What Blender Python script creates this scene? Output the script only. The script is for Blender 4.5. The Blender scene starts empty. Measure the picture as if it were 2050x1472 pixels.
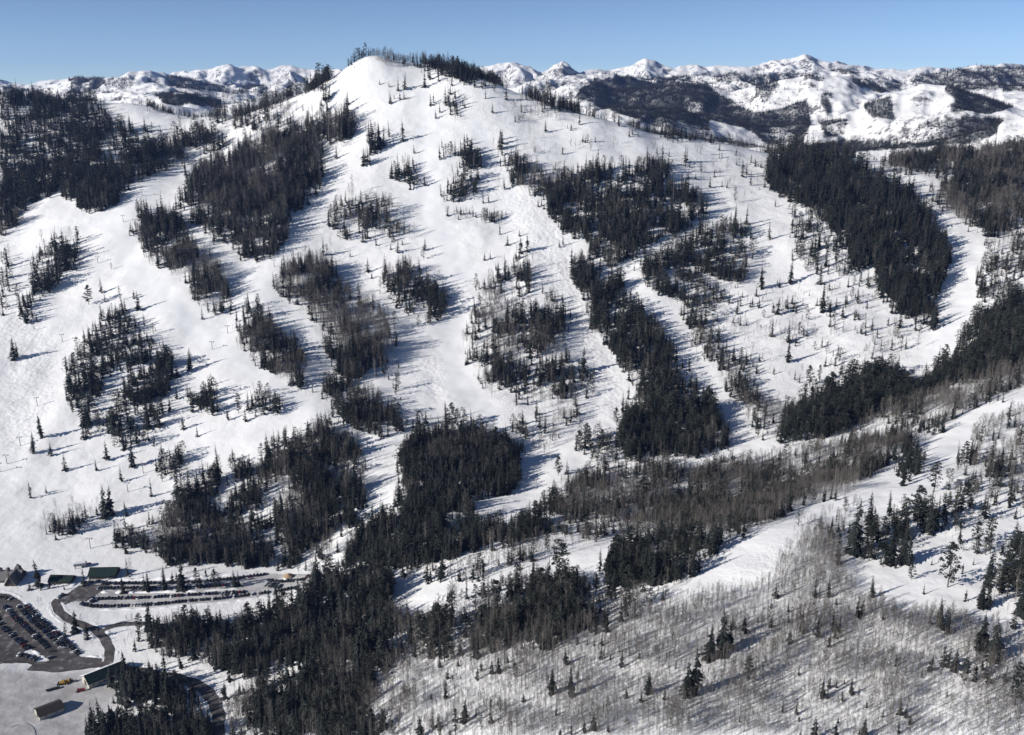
import bpy, math, random
import numpy as np
R = math.radians
rnd = random.Random(7)
rs = np.random.RandomState(11)

# ------------------------------------------------------------------ camera, world, sun, exposure
sc = bpy.context.scene
COL = sc.collection
W0, H0, F0 = 2050.0, 1472.0, 1969.0
PITCH = R(16.0)
CP, SP = math.cos(PITCH), math.sin(PITCH)
cam = bpy.data.cameras.new('camera')
cam.sensor_fit = 'HORIZONTAL'; cam.sensor_width = 36.0
cam.lens = 36.0 * F0 / W0
cam.clip_start = 1.0; cam.clip_end = 60000.0
camo = bpy.data.objects.new('camera', cam); COL.objects.link(camo)
camo.location = (0, 0, 0); camo.rotation_euler = (math.pi / 2 - PITCH, 0, 0)
sc.camera = camo

SUN_AZ = R(-112.0)      # direction TO the sun, measured clockwise from +Y
SUN_EL = R(22.0)
world = bpy.data.worlds.new('World'); sc.world = world; world.use_nodes = True
wn = world.node_tree; wn.nodes.clear()
wo = wn.nodes.new('ShaderNodeOutputWorld'); wb = wn.nodes.new('ShaderNodeBackground')
sky = wn.nodes.new('ShaderNodeTexSky'); sky.sky_type = 'NISHITA'; sky.sun_disc = False
sky.sun_elevation = SUN_EL; sky.sun_rotation = SUN_AZ
sky.altitude = 2600; sky.air_density = 0.5; sky.dust_density = 0.0; sky.ozone_density = 1.7
wb.inputs['Strength'].default_value = 0.093
wn.links.new(sky.outputs[0], wb.inputs[0]); wn.links.new(wb.outputs[0], wo.inputs[0])
sl = bpy.data.lights.new('sun', 'SUN'); sl.energy = 5.0; sl.angle = R(0.5); sl.color = (1.0, 0.955, 0.895)
so = bpy.data.objects.new('sun', sl); COL.objects.link(so)
sdir = (math.sin(SUN_AZ) * math.cos(SUN_EL), math.cos(SUN_AZ) * math.cos(SUN_EL), math.sin(SUN_EL))
from mathutils import Vector, Matrix
so.rotation_euler = Vector(sdir).to_track_quat('Z', 'Y').to_euler()
sc.view_settings.view_transform = 'Standard'; sc.view_settings.look = 'None'
sc.view_settings.gamma = 1.0; sc.view_settings.exposure = 0.28; sc.view_settings.use_curve_mapping = False
sc.cycles.max_bounces = 5; sc.cycles.diffuse_bounces = 1; sc.cycles.glossy_bounces = 2
sc.cycles.transmission_bounces = 2; sc.cycles.transparent_max_bounces = 4; sc.cycles.volume_bounces = 0

# ------------------------------------------------------------------ projection helpers (photo pixels of 2050 x 1472)
def pix_dir(px, py):
    u = (np.asarray(px, float) - W0 / 2) / F0; v = (H0 / 2 - np.asarray(py, float)) / F0
    return u, CP + v * SP, -SP + v * CP
def at_depth(px, py, Y):
    dx, dy, dz = pix_dir(px, py); t = Y / dy
    return dx * t, dy * t, dz * t
def project(x, y, z):
    d = y * CP - z * SP; up = y * SP + z * CP
    return W0 / 2 + F0 * x / d, H0 / 2 - F0 * up / d
def inpoly(px, py, poly):
    px = np.asarray(px, float); py = np.asarray(py, float)
    c = np.zeros(px.shape, bool); n = len(poly)
    for i in range(n):
        x1, y1 = poly[i]; x2, y2 = poly[(i + 1) % n]
        if y1 == y2: continue
        c ^= ((y1 > py) != (y2 > py)) & (px < (x2 - x1) * (py - y1) / (y2 - y1) + x1)
    return c
def hsh(i, j, s):
    n = (i * 374761393 + j * 668265263 + s * 1442695041) & 0xffffffff
    n = ((n ^ (n >> 13)) * 1274126177) & 0xffffffff
    return ((n ^ (n >> 16)) & 0xffff) / 65535.0
def vnoise(x, y, scale, s=0):
    x = np.asarray(x, float) / scale; y = np.asarray(y, float) / scale
    i = np.floor(x).astype(np.int64); j = np.floor(y).astype(np.int64)
    fx = x - i; fy = y - j; fx = fx * fx * (3 - 2 * fx); fy = fy * fy * (3 - 2 * fy)
    return ((hsh(i, j, s) * (1 - fx) + hsh(i + 1, j, s) * fx) * (1 - fy)
            + (hsh(i, j + 1, s) * (1 - fx) + hsh(i + 1, j + 1, s) * fx) * fy) * 2 - 1
def fbm(x, y, scale, s, octs=4):
    a = 1.0; t = 0; 
    for k in range(octs):
        t = t + a * vnoise(x * 0.8 + y * 0.6, y * 0.8 - x * 0.6, scale, s + k); a *= .5; scale *= .5
        x, y = x * 0.9 - y * 0.43, y * 0.9 + x * 0.43
    return t

# ------------------------------------------------------------------ near mountain: heights
CTRL = [  # photo px, py, forward distance
 # left column and base area
 (0,1472,600),(0,1400,643),(0,1330,690),(0,1260,744),(0,1180,808),(0,1130,850),(0,1000,960),(0,900,1050),(0,800,1150),(0,700,1270),(0,600,1400),(0,500,1560),(0,450,1640),(0,380,1760),(0,300,1900),(0,240,2020),(0,190,2130),
 (200,1472,600),(200,1400,643),(200,1330,690),(200,1290,722),(200,1240,757),(200,1190,798),(200,1130,848),(200,1000,958),(200,900,1045),(200,800,1140),(200,700,1255),(200,600,1380),(200,500,1520),(200,430,1630),(210,340,1800),(220,270,1960),(220,205,2160),
 (110,1230,762),(110,1190,799),(60,1290,722),
 (400,1472,592),(400,1400,632),(400,1330,678),(400,1260,735),(400,1200,781),(400,1165,812),(400,1130,845),(400,1000,950),(400,900,1035),(400,800,1125),(400,700,1235),(400,600,1360),(400,500,1490),(400,400,1660),(420,322,1850),(430,270,1950),(430,232,2050),(300,370,1735),(330,222,2150),
 (600,1472,570),(600,1400,610),(600,1300,680),(600,1200,765),(600,1160,802),(600,1130,840),(600,1000,930),(600,900,1010),(600,800,1105),(600,700,1220),(600,600,1345),(600,500,1470),(600,400,1610),(600,300,1790),(600,230,1910),(560,205,1980),(620,182,1975),
 (850,1472,520),(850,1400,555),(850,1300,620),(850,1180,718),(850,1100,790),(850,1000,885),(850,900,990),(850,800,1105),(850,700,1225),(850,600,1345),(850,500,1470),(850,400,1600),(850,300,1730),(850,200,1870),(850,150,1945),(850,122,2010),
 (690,142,1985),(740,113,2000),(790,118,2010),(720,200,1890),(720,300,1745),
 (1050,1472,480),(1050,1400,515),(1050,1300,575),(1050,1180,672),(1050,1100,755),(1050,1010,870),(1050,900,985),(1050,800,1095),(1050,700,1210),(1050,600,1330),(1050,500,1455),(1050,400,1590),(1050,300,1720),(1050,230,1830),
 (920,135,1985),(960,150,1960),(1000,170,1930),(1060,192,1890),(1100,205,1870),
 (1250,1472,455),(1250,1400,490),(1250,1300,540),(1250,1200,605),(1250,1150,655),(1250,1080,740),(1250,1000,850),(1250,900,970),(1250,800,1080),(1250,700,1190),(1250,600,1310),(1250,500,1440),(1250,400,1580),(1250,300,1750),(1220,240,1850),(1320,267,1850),
 (1500,1472,440),(1500,1400,468),(1500,1300,515),(1500,1200,568),(1500,1110,628),(1500,1000,835),(1500,900,945),(1500,850,1000),(1500,800,1060),(1500,700,1180),(1500,600,1300),(1500,500,1435),(1500,400,1600),(1500,340,1730),(1440,283,1850),(1560,307,1850),
 (1370,1150,618),(1420,1110,640),(1600,1060,650),(1540,1085,640),
 (1750,1472,425),(1750,1400,450),(1750,1300,490),(1750,1200,540),(1750,1120,590),(1750,1040,655),(1750,980,715),(1750,900,850),(1750,850,960),(1750,800,1030),(1750,700,1150),(1750,600,1270),(1750,500,1400),(1750,400,1570),(1750,345,1720),(1750,322,1800),(1650,312,1840),
 (2050,1472,410),(2050,1400,435),(2050,1300,470),(2050,1200,515),(2050,1100,575),(2050,1000,650),(2050,900,760),(2050,800,890),(2050,740,1000),(2050,700,1060),(2050,600,1190),(2050,480,1390),(2050,400,1570),(2050,330,1800),(2050,292,1960),
 (1900,900,810),(1900,820,930),(1900,740,1080),(1900,600,1250),(1900,480,1410),(1900,400,1560),(1900,320,1840),
]
XS, YS, ZS = [], [], []
for a, b, c in CTRL:
    x, y, z = at_depth(a, b, c); XS.append(x); YS.append(y); ZS.append(z)
def extra(x, y, z): XS.append(x); YS.append(y); ZS.append(z)
# ground behind the skylines and off to the sides
for (px, py, Y, drop) in [(0,190,2130,1),(220,205,2160,1),(330,222,2150,1),(430,232,2050,1),(560,205,1980,1),(690,142,1985,1.2),(850,122,2010,1.3),(960,150,1960,1.3),(1060,192,1890,1),(1220,240,1850,1),(1440,283,1850,.8),(1560,307,1850,.7),(1750,322,1800,.5),(1900,320,1840,.2),(2050,292,1960,.7)]:
    x, y, z = at_depth(px, py, Y)
    extra(x * 1.05, y + 110, z - 40 * drop); extra(x * 1.12, y + 260, max(z - 115 * drop, -235)); extra(x * 1.25, 2720, -250)
for (x, y, z) in [(-1500,1400,-300),(-1500,900,-440),(-1500,2000,-60),(-1500,400,-440),(-700,400,-441),(-300,300,-425),(0,300,-380),(300,250,-320),(800,250,-250),(1500,300,-180),(1500,900,-250),(1500,1500,-180),(1500,2000,-120),(-1500,2600,-240),(1500,2600,-240),(-900,1000,-420),(1000,1000,-285)]:
    extra(x, y, z)
XS = np.array(XS); YS = np.array(YS); ZS = np.array(ZS)
GX0, GX1, GY0, GY1 = -1560.0, 1560.0, 200.0, 2740.0
def tps():
    P = np.stack([XS, YS], 1) / 1000.0; n = len(P)
    d = ((P[:, None] - P[None]) ** 2).sum(-1)
    K = np.where(d > 0, .5 * d * np.log(d + 1e-20), 0) + np.eye(n) * 2e-4
    Q = np.concatenate([np.ones((n, 1)), P], 1)
    A = np.block([[K, Q], [Q.T, np.zeros((3, 3))]])
    w = np.linalg.solve(A, np.concatenate([ZS, np.zeros(3)]))
    gx = np.arange(GX0, GX1 + 1, 8.0); gy = np.arange(GY0, GY1 + 1, 8.0)
    out = np.zeros((len(gy), len(gx)))
    for r, yy in enumerate(gy):
        q = np.stack([gx, np.full_like(gx, yy)], 1) / 1000.0
        dd = ((q[:, None] - P[None]) ** 2).sum(-1)
        out[r] = (.5 * dd * np.log(dd + 1e-20)) @ w[:n] + w[n] + q @ w[n + 1:]
    return gx, gy, out
gx, gy, coarse = tps()
STEP = 3.0
fx = np.arange(GX0, GX1 - 1, STEP); fy = np.arange(GY0, GY1 - 3, STEP)
def bil(grid, x0, y0, st, x, y):
    a = (np.asarray(x, float) - x0) / st; b = (np.asarray(y, float) - y0) / st
    i = np.clip(np.floor(a).astype(int), 0, grid.shape[1] - 2); j = np.clip(np.floor(b).astype(int), 0, grid.shape[0] - 2)
    a = np.clip(a - i, 0, 1); b = np.clip(b - j, 0, 1)
    return (grid[j, i] * (1 - a) + grid[j, i + 1] * a) * (1 - b) + (grid[j + 1, i] * (1 - a) + grid[j + 1, i + 1] * a) * b
FX, FY = np.meshgrid(fx, fy)
Z = bil(coarse, GX0, GY0, 8.0, FX, FY)
calm = np.clip((FX + 110) / 60, 0, 1) + np.clip((FY - 850) / 60, 0, 1); calm = np.clip(calm, 0.02, 1)   # graded base area
ridgy = np.clip((FY - 950) / 300, 0, 1)
Z = Z + calm * (2.4 * fbm(FX, FY, 120, 1, 3) + 0.75 * fbm(FX, FY, 26, 5, 3)) + ridgy * 4.0 * fbm(FX * 1.8, FY * .6, 150, 9, 2)
def zat(x, y): return bil(Z, GX0, GY0, STEP, x, y)
def ground(px, py):
    """world point where the sight line of photo pixel px,py meets the near mountain"""
    px = np.atleast_1d(np.asarray(px, float)); py = np.atleast_1d(np.asarray(py, float))
    dx, dy, dz = pix_dir(px, py); best = np.full(px.shape, np.nan)
    for Y in np.arange(380, 2300, 2.0):
        t = Y / dy; below = (dz * t < zat(dx * t, Y + 0 * px)) & np.isnan(best)
        best[below] = Y
    best = np.where(np.isnan(best), 2000, best)
    lo = best - 2; hi = best
    for _ in range(8):
        m = (lo + hi) / 2; t = m / dy; b = dz * t < zat(dx * t, m)
        hi = np.where(b, m, hi); lo = np.where(b, lo, m)
    t = hi / dy
    return dx * t, hi, zat(dx * t, hi)
def g1(px, py):
    x, y, z = ground(px, py); return float(x[0]), float(y[0]), float(z[0])

# ------------------------------------------------------------------ materials
def mat(name, col, rough=0.8, metal=0.0, var=0.0, vscale=0.4, rnd_obj=0.0, bump=0.0, bscale=3.0):
    m = bpy.data.materials.new(name); m.use_nodes = True; nt = m.node_tree
    b = nt.nodes['Principled BSDF']; b.inputs['Roughness'].default_value = rough; b.inputs['Metallic'].default_value = metal
    b.inputs['Specular IOR Level'].default_value = 0.2
    base = nt.nodes.new('ShaderNodeRGB'); base.outputs[0].default_value = (*col, 1)
    out = base.outputs[0]
    if var > 0:
        tc = nt.nodes.new('ShaderNodeTexCoord'); no = nt.nodes.new('ShaderNodeTexNoise'); no.inputs['Scale'].default_value = vscale
        no.inputs['Detail'].default_value = 4
        nt.links.new(tc.outputs['Object'], no.inputs['Vector'])
        mr = nt.nodes.new('ShaderNodeMapRange'); mr.inputs['From Min'].default_value = .3; mr.inputs['From Max'].default_value = .7
        mr.inputs['To Min'].default_value = 1 - var; mr.inputs['To Max'].default_value = 1 + var
        nt.links.new(no.outputs['Fac'], mr.inputs['Value'])
        vm = nt.nodes.new('ShaderNodeVectorMath'); vm.operation = 'SCALE'
        nt.links.new(out, vm.inputs[0]); nt.links.new(mr.outputs[0], vm.inputs['Scale']); out = vm.outputs[0]
        if bump > 0:
            bn = nt.nodes.new('ShaderNodeBump'); bn.inputs['Strength'].default_value = bump
            n2 = nt.nodes.new('ShaderNodeTexNoise'); n2.inputs['Scale'].default_value = bscale; n2.inputs['Detail'].default_value = 5
            nt.links.new(tc.outputs['Object'], n2.inputs['Vector']); nt.links.new(n2.outputs['Fac'], bn.inputs['Height'])
            nt.links.new(bn.outputs[0], b.inputs['Normal'])
    if rnd_obj > 0:
        oi = nt.nodes.new('ShaderNodeObjectInfo'); hs = nt.nodes.new('ShaderNodeMapRange')
        hs.inputs['To Min'].default_value = 1 - rnd_obj; hs.inputs['To Max'].default_value = 1 + rnd_obj
        nt.links.new(oi.outputs['Random'], hs.inputs['Value'])
        vm = nt.nodes.new('ShaderNodeVectorMath'); vm.operation = 'SCALE'
        nt.links.new(out, vm.inputs[0]); nt.links.new(hs.outputs[0], vm.inputs['Scale']); out = vm.outputs[0]
    nt.links.new(out, b.inputs['Base Color'])
    return m
M = dict(
    spruce=mat('spruce_needles', (0.020, 0.024, 0.022), .85, rnd_obj=.45),
    pine=mat('pine_needles', (0.026, 0.031, 0.025), .85, rnd_obj=.4),
    bark=mat('conifer_bark', (0.075, 0.060, 0.048), .9),
    aspen=mat('aspen_bark', (0.27, 0.255, 0.235), .85, rnd_obj=.3),
    twig=mat('aspen_twigs', (0.112, 0.101, 0.091), .9, rnd_obj=.35),
    asphalt=mat('wet_asphalt', (0.090, 0.082, 0.078), .75, var=.45, vscale=.10),
    roadsnow=mat('driven_snow', (0.47, 0.46, 0.455), .8, var=.25, vscale=.1),
    snowpile=mat('piled_snow', (0.80, 0.80, 0.81), .7, var=.06, vscale=.5, bump=.5, bscale=1.0),
    green=mat('green_metal_roof', (0.011, 0.025, 0.021), .6, var=.15, vscale=.3),
    grey=mat('grey_shingle', (0.15, 0.145, 0.14), .85, var=.2, vscale=.5),
    brown=mat('brown_shingle', (0.045, 0.038, 0.036), .85, var=.2, vscale=.5),
    cream=mat('cream_siding', (0.44, 0.42, 0.37), .7, var=.05, vscale=.6),
    timber=mat('dark_timber', (0.07, 0.052, 0.04), .8, var=.2, vscale=.7),
    glass=mat('window_glass', (0.03, 0.035, 0.045), .15),
    tan=mat('tan_canvas', (0.42, 0.30, 0.19), .8, var=.06, vscale=.5),
    steel=mat('galvanised_steel', (0.22, 0.23, 0.25), .5, metal=.3),
    cable=mat('lift_cable', (0.25, 0.25, 0.27), .6),
    yellow=mat('yellow_paint', (0.42, 0.25, 0.035), .5, var=.08, vscale=.8),
    red=mat('red_paint', (0.26, 0.028, 0.032), .45),
    rubber=mat('black_rubber', (0.018, 0.018, 0.018), .8),
    white=mat('white_paint', (0.75, 0.75, 0.74), .4),
    rock=mat('grey_rock', (0.13, 0.12, 0.12), .9, var=.3, vscale=.2),
)
def slush(m):
    nt = m.node_tree; b = nt.nodes['Principled BSDF']; old = b.inputs['Base Color'].links[0].from_socket
    tc = nt.nodes.new('ShaderNodeTexCoord'); n = nt.nodes.new('ShaderNodeTexNoise'); n.inputs['Scale'].default_value = .16; n.inputs['Detail'].default_value = 7; n.inputs['Roughness'].default_value = .65
    nt.links.new(tc.outputs['Object'], n.inputs['Vector']); r = nt.nodes.new('ShaderNodeMapRange'); r.inputs['From Min'].default_value = .54; r.inputs['From Max'].default_value = .66; r.inputs['To Max'].default_value = .6
    nt.links.new(n.outputs['Fac'], r.inputs['Value']); x = nt.nodes.new('ShaderNodeMix'); x.data_type = 'RGBA'; x.inputs[7].default_value = (.36, .35, .345, 1)
    nt.links.new(r.outputs[0], x.inputs[0]); nt.links.new(old, x.inputs[6]); nt.links.new(x.outputs[2], b.inputs['Base Color'])
slush(M['asphalt'])
def snow_mat(name, far=False):
    m = bpy.data.materials.new(name); m.use_nodes = True; nt = m.node_tree; L = nt.links
    b = nt.nodes['Principled BSDF']; b.inputs['Roughness'].default_value = .62; b.inputs['Specular IOR Level'].default_value = .15
    geo = nt.nodes.new('ShaderNodeNewGeometry')
    def noise(scale, det=3, vec=None, rough=.5):
        n = nt.nodes.new('ShaderNodeTexNoise'); n.inputs['Scale'].default_value = scale; n.inputs['Detail'].default_value = det
        n.inputs['Roughness'].default_value = rough
        L.new(vec or geo.outputs['Position'], n.inputs['Vector']); return n.outputs['Fac']
    def ramp(v, a, c, t0=0., t1=1.):
        r = nt.nodes.new('ShaderNodeMapRange'); r.inputs['From Min'].default_value = a; r.inputs['From Max'].default_value = c
        r.inputs['To Min'].default_value = t0; r.inputs['To Max'].default_value = t1; L.new(v, r.inputs['Value']); return r.outputs[0]
    def mix(f, A, B):
        x = nt.nodes.new('ShaderNodeMix'); x.data_type = 'RGBA'; L.new(f, x.inputs[0])
        for s, q in ((6, A), (7, B)):
            if isinstance(q, tuple): x.inputs[s].default_value = (*q, 1)
            else: L.new(q, x.inputs[s])
        return x.outputs[2]
    def math_(op, A, B):
        x = nt.nodes.new('ShaderNodeMath'); x.operation = op
        for s, q in ((0, A), (1, B)):
            if isinstance(q, (int, float)): x.inputs[s].default_value = q
            else: L.new(q, x.inputs[s])
        return x.outputs[0]
    def attr(n):
        a = nt.nodes.new('ShaderNodeAttribute'); a.attribute_name = n; return a.outputs['Fac']
    c = mix(ramp(noise(.012, 4), .35, .65), (0.86, 0.855, 0.845), (0.82, 0.82, 0.82))
    if not far:
        # litter, shrubs' tips and blown bark showing through on rough ground
        rough_a = attr('rough')
        spk = ramp(noise(.55, 5, rough=.7), .60, .70)
        c = mix(math_('MULTIPLY', spk, rough_a), c, (0.26, 0.235, 0.215))
        pk = attr('packed')
        c = mix(math_('MULTIPLY', pk, ramp(noise(.06, 7, rough=.68), .38, .62, .6, 1.0)), c, (0.37, 0.355, 0.345))
        gr = attr('groomed'); c = mix(math_('MULTIPLY', gr, .5), c, (0.775, 0.785, 0.805))
        mg = attr('mogul')
        vor = nt.nodes.new('ShaderNodeTexVoronoi'); vor.feature = 'SMOOTH_F1'; vor.inputs['Scale'].default_value = .20
        L.new(geo.outputs['Position'], vor.inputs['Vector'])
        hgt = math_('ADD', math_('MULTIPLY', math_('MULTIPLY', vor.outputs['Distance'], -1.3), mg),
                    math_('ADD', math_('MULTIPLY', math_('MULTIPLY', noise(.10, 5), 1.5), math_('SUBTRACT', 1.0, attr('groomed'))), math_('MULTIPLY', noise(.9, 3), .16)))
        hgt = math_('ADD', hgt, math_('MULTIPLY', math_('MULTIPLY', noise(.35, 5, rough=.65), 1.6), rough_a))
        bp = nt.nodes.new('ShaderNodeBump'); bp.inputs['Strength'].default_value = .55; bp.inputs['Distance'].default_value = 1.0
        L.new(hgt, bp.inputs['Height']); L.new(bp.outputs[0], b.inputs['Normal'])
    else:
        fo = attr('forest')
        c = mix(math_('MULTIPLY', fo, ramp(noise(.02, 4), .3, .5, .55, .95)), c, (0.035, 0.042, 0.045))
        spk = ramp(noise(.028, 6, rough=.75), .62, .68, 0, .35)
        c = mix(math_('MULTIPLY', spk, attr('speck')), c, (0.06, 0.065, 0.07))
        bp = nt.nodes.new('ShaderNodeBump'); bp.inputs['Strength'].default_value = .8; bp.inputs['Distance'].default_value = 14.0
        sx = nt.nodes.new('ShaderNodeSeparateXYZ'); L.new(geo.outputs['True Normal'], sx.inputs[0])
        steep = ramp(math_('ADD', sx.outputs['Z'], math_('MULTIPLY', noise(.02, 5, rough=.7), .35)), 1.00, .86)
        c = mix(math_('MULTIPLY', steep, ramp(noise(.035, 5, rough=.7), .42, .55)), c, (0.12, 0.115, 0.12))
        L.new(noise(.012, 6, rough=.6), bp.inputs['Height']); L.new(bp.outputs[0], b.inputs['Normal'])
    L.new(c, b.inputs['Base Color'])
    return m
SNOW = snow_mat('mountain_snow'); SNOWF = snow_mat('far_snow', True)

# ------------------------------------------------------------------ mesh helpers
def mk(name, verts, faces, mats, parent=None, idx=None, smooth=False, link=True):
    me = bpy.data.meshes.new(name); me.from_pydata([tuple(v) for v in verts], [], faces)
    for m in (mats if isinstance(mats, (list, tuple)) else [mats]): me.materials.append(m)
    if idx is not None: me.polygons.foreach_set('material_index', idx)
    if smooth: me.polygons.foreach_set('use_smooth', [True] * len(me.polygons))
    me.update()
    o = bpy.data.objects.new(name, me)
    if link: COL.objects.link(o)
    if parent: o.parent = parent
    return o
def grid_mesh(name, X, Y, Zz, m, attrs=None):
    h, w = X.shape
    me = bpy.data.meshes.new(name); n = h * w
    co = np.stack([X, Y, Zz], -1).reshape(-1).astype(np.float32)
    me.vertices.add(n); me.vertices.foreach_set('co', co)
    i = np.arange(n).reshape(h, w)
    q = np.stack([i[:-1, :-1], i[:-1, 1:], i[1:, 1:], i[1:, :-1]], -1).reshape(-1, 4)
    me.loops.add(q.size); me.loops.foreach_set('vertex_index', q.reshape(-1).astype(np.int32))
    me.polygons.add(len(q)); me.polygons.foreach_set('loop_start', np.arange(0, q.size, 4, dtype=np.int32))
    me.polygons.foreach_set('use_smooth', np.ones(len(q), bool))
    me.update(calc_edges=True)
    for k, v in (attrs or {}).items():
        a = me.attributes.new(k, 'FLOAT', 'POINT'); a.data.foreach_set('value', v.reshape(-1).astype(np.float32))
    me.materials.append(m); o = bpy.data.objects.new(name, me); COL.objects.link(o); return o
class MB:
    def __init__(s): s.v = []; s.f = []; s.i = []
    def add(s, vs, fs, mi=0):
        k = len(s.v); s.v += [tuple(p) for p in vs]; s.f += [tuple(k + a for a in f) for f in fs]; s.i += [mi] * len(fs); return s
    def box(s, x0, x1, y0, y1, z0, z1, mi=0, ti=0.0, tx=None):
        tx = ti if tx is None else tx
        v = [(x0,y0,z0),(x1,y0,z0),(x1,y1,z0),(x0,y1,z0),(x0+tx,y0+ti,z1),(x1-tx,y0+ti,z1),(x1-tx,y1-ti,z1),(x0+tx,y1-ti,z1)]
        return s.add(v, [(3,2,1,0),(4,5,6,7),(0,1,5,4),(1,2,6,5),(2,3,7,6),(3,0,4,7)], mi)
    def tube(s, a, b, r0, r1=None, n=6, mi=0, cap=True):
        r1 = r0 if r1 is None else r1
        a = Vector(a); b = Vector(b); d = (b - a).normalized()
        u = d.orthogonal().normalized(); w = d.cross(u)
        vs = []
        for c, r in ((a, r0), (b, r1)):
            for k in range(n):
                t = 2 * math.pi * k / n; vs.append(c + (u * math.cos(t) + w * math.sin(t)) * r)
        fs = [(k, (k + 1) % n, n + (k + 1) % n, n + k) for k in range(n)]
        if cap: fs += [tuple(range(n))[::-1], tuple(range(n, 2 * n))]
        return s.add(vs, fs, mi)
    def build(s, name, mats, parent=None, smooth=False, link=True):
        return mk(name, s.v, s.f, mats, parent, s.i, smooth, link)
def tag(o, label=None, cat=None, group=None, kind=None):
    if label: o['label'] = label
    if cat: o['category'] = cat
    if group: o['group'] = group
    if kind: o['kind'] = kind
    return o
def empty(name, loc, rz=0.0):
    o = bpy.data.objects.new(name, None); COL.objects.link(o); o.location = loc; o.rotation_euler = (0, 0, rz)
    o.empty_display_size = 1; return o

# ------------------------------------------------------------------ the ground
GPX, GPY = project(FX, FY, Z)
MOGUL = [[(1000,300),(1060,380),(1100,440),(1180,520),(1180,620),(1230,700),(1270,800),(1240,860),(1180,840),(1200,760),(1130,640),(1080,520),(1000,430),(960,330)],
         [(0,560),(60,600),(110,680),(110,820),(60,900),(0,900)], [(840,700),(880,720),(900,800),(880,820),(845,760)],
         [(640,490),(740,520),(760,600),(700,560)], [(470,620),(560,600),(640,690),(600,700)]]
ROUGH = [[(1000,190),(1100,210),(1400,290),(1540,330),(1520,440),(1300,420),(1100,350),(1000,290)],
         [(1360,440),(1560,400),(1700,520),(1850,660),(1840,740),(1700,790),(1540,840),(1440,760),(1350,620),(1290,560)],
         [(930,560),(1140,590),(1190,760),(1150,880),(1040,900),(950,760)],
         [(1340,930),(1700,880),(1840,880),(1700,990),(1500,1070),(1340,1100),(1120,1040)],
         [(1200,1260),(1400,1170),(1540,1090),(1680,1060),(1740,1200),(2050,1280),(2050,1472),(760,1472),(820,1380),(1000,1320)],
         [(960,420),(1060,470),(1050,560),(960,540)], [(880,140),(1000,190),(1000,260),(930,300),(850,240)],
         [(300,1230),(640,1180),(900,1180),(1180,1250),(1000,1320),(740,1472),(450,1472)]]
PACKED = [[(-90,1320),(0,1335),(110,1345),(290,1335),(290,1380),(230,1400),(170,1500),(-90,1500)], [(150,1180),(640,1150),(640,1170),(480,1200),(160,1215)]]
def mask(polys):
    m = np.zeros(GPX.shape)
    for p in polys: m = np.maximum(m, inpoly(GPX + 9 * vnoise(FX, FY, 14, 71), GPY + 7 * vnoise(FX, FY, 14, 72), p))
    for _ in range(6):
        m[1:-1] = (m[:-2] + 2 * m[1:-1] + m[2:]) / 4; m[:, 1:-1] = (m[:, :-2] + 2 * m[:, 1:-1] + m[:, 2:]) / 4
    return m
GROOM = [[(430,312),(470,300),(330,372),(275,425),(255,475),(300,540),(360,590),(420,650),(500,700),(600,785),(720,885),(650,842),(520,772),(440,720),(330,630),(260,560),(215,500),(200,440),(270,365)],
         [(835,190),(870,190),(885,300),(880,400),(940,540),(935,640),(930,740),(1000,830),(1080,920),(1020,900),(900,780),(870,680),(880,560),(840,440),(830,300)],
         [(1780,345),(1830,380),(1880,450),(1960,490),(1950,600),(1930,690),(1850,740),(1890,640),(1910,540),(1860,430)], [(2050,800),(1960,830),(1880,900),(1830,1000),(1900,930),(1960,870),(2050,810)],
         [(380,480),(470,530),(560,560),(650,700),(650,740),(560,640),(480,560)], [(1240,530),(1300,600),(1380,690),(1440,780),(1520,860),(1460,850),(1400,760),(1300,650),(1240,580)], [(930,200),(980,260),(1000,330),(1060,420),(1020,400),(970,320),(930,240)]]
terr = grid_mesh('snow_covered_mountain', FX, FY, Z, SNOW, dict(mogul=mask(MOGUL), rough=mask(ROUGH), packed=mask(PACKED), groomed=mask(GROOM)))
tag(terr, kind='structure')

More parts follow.
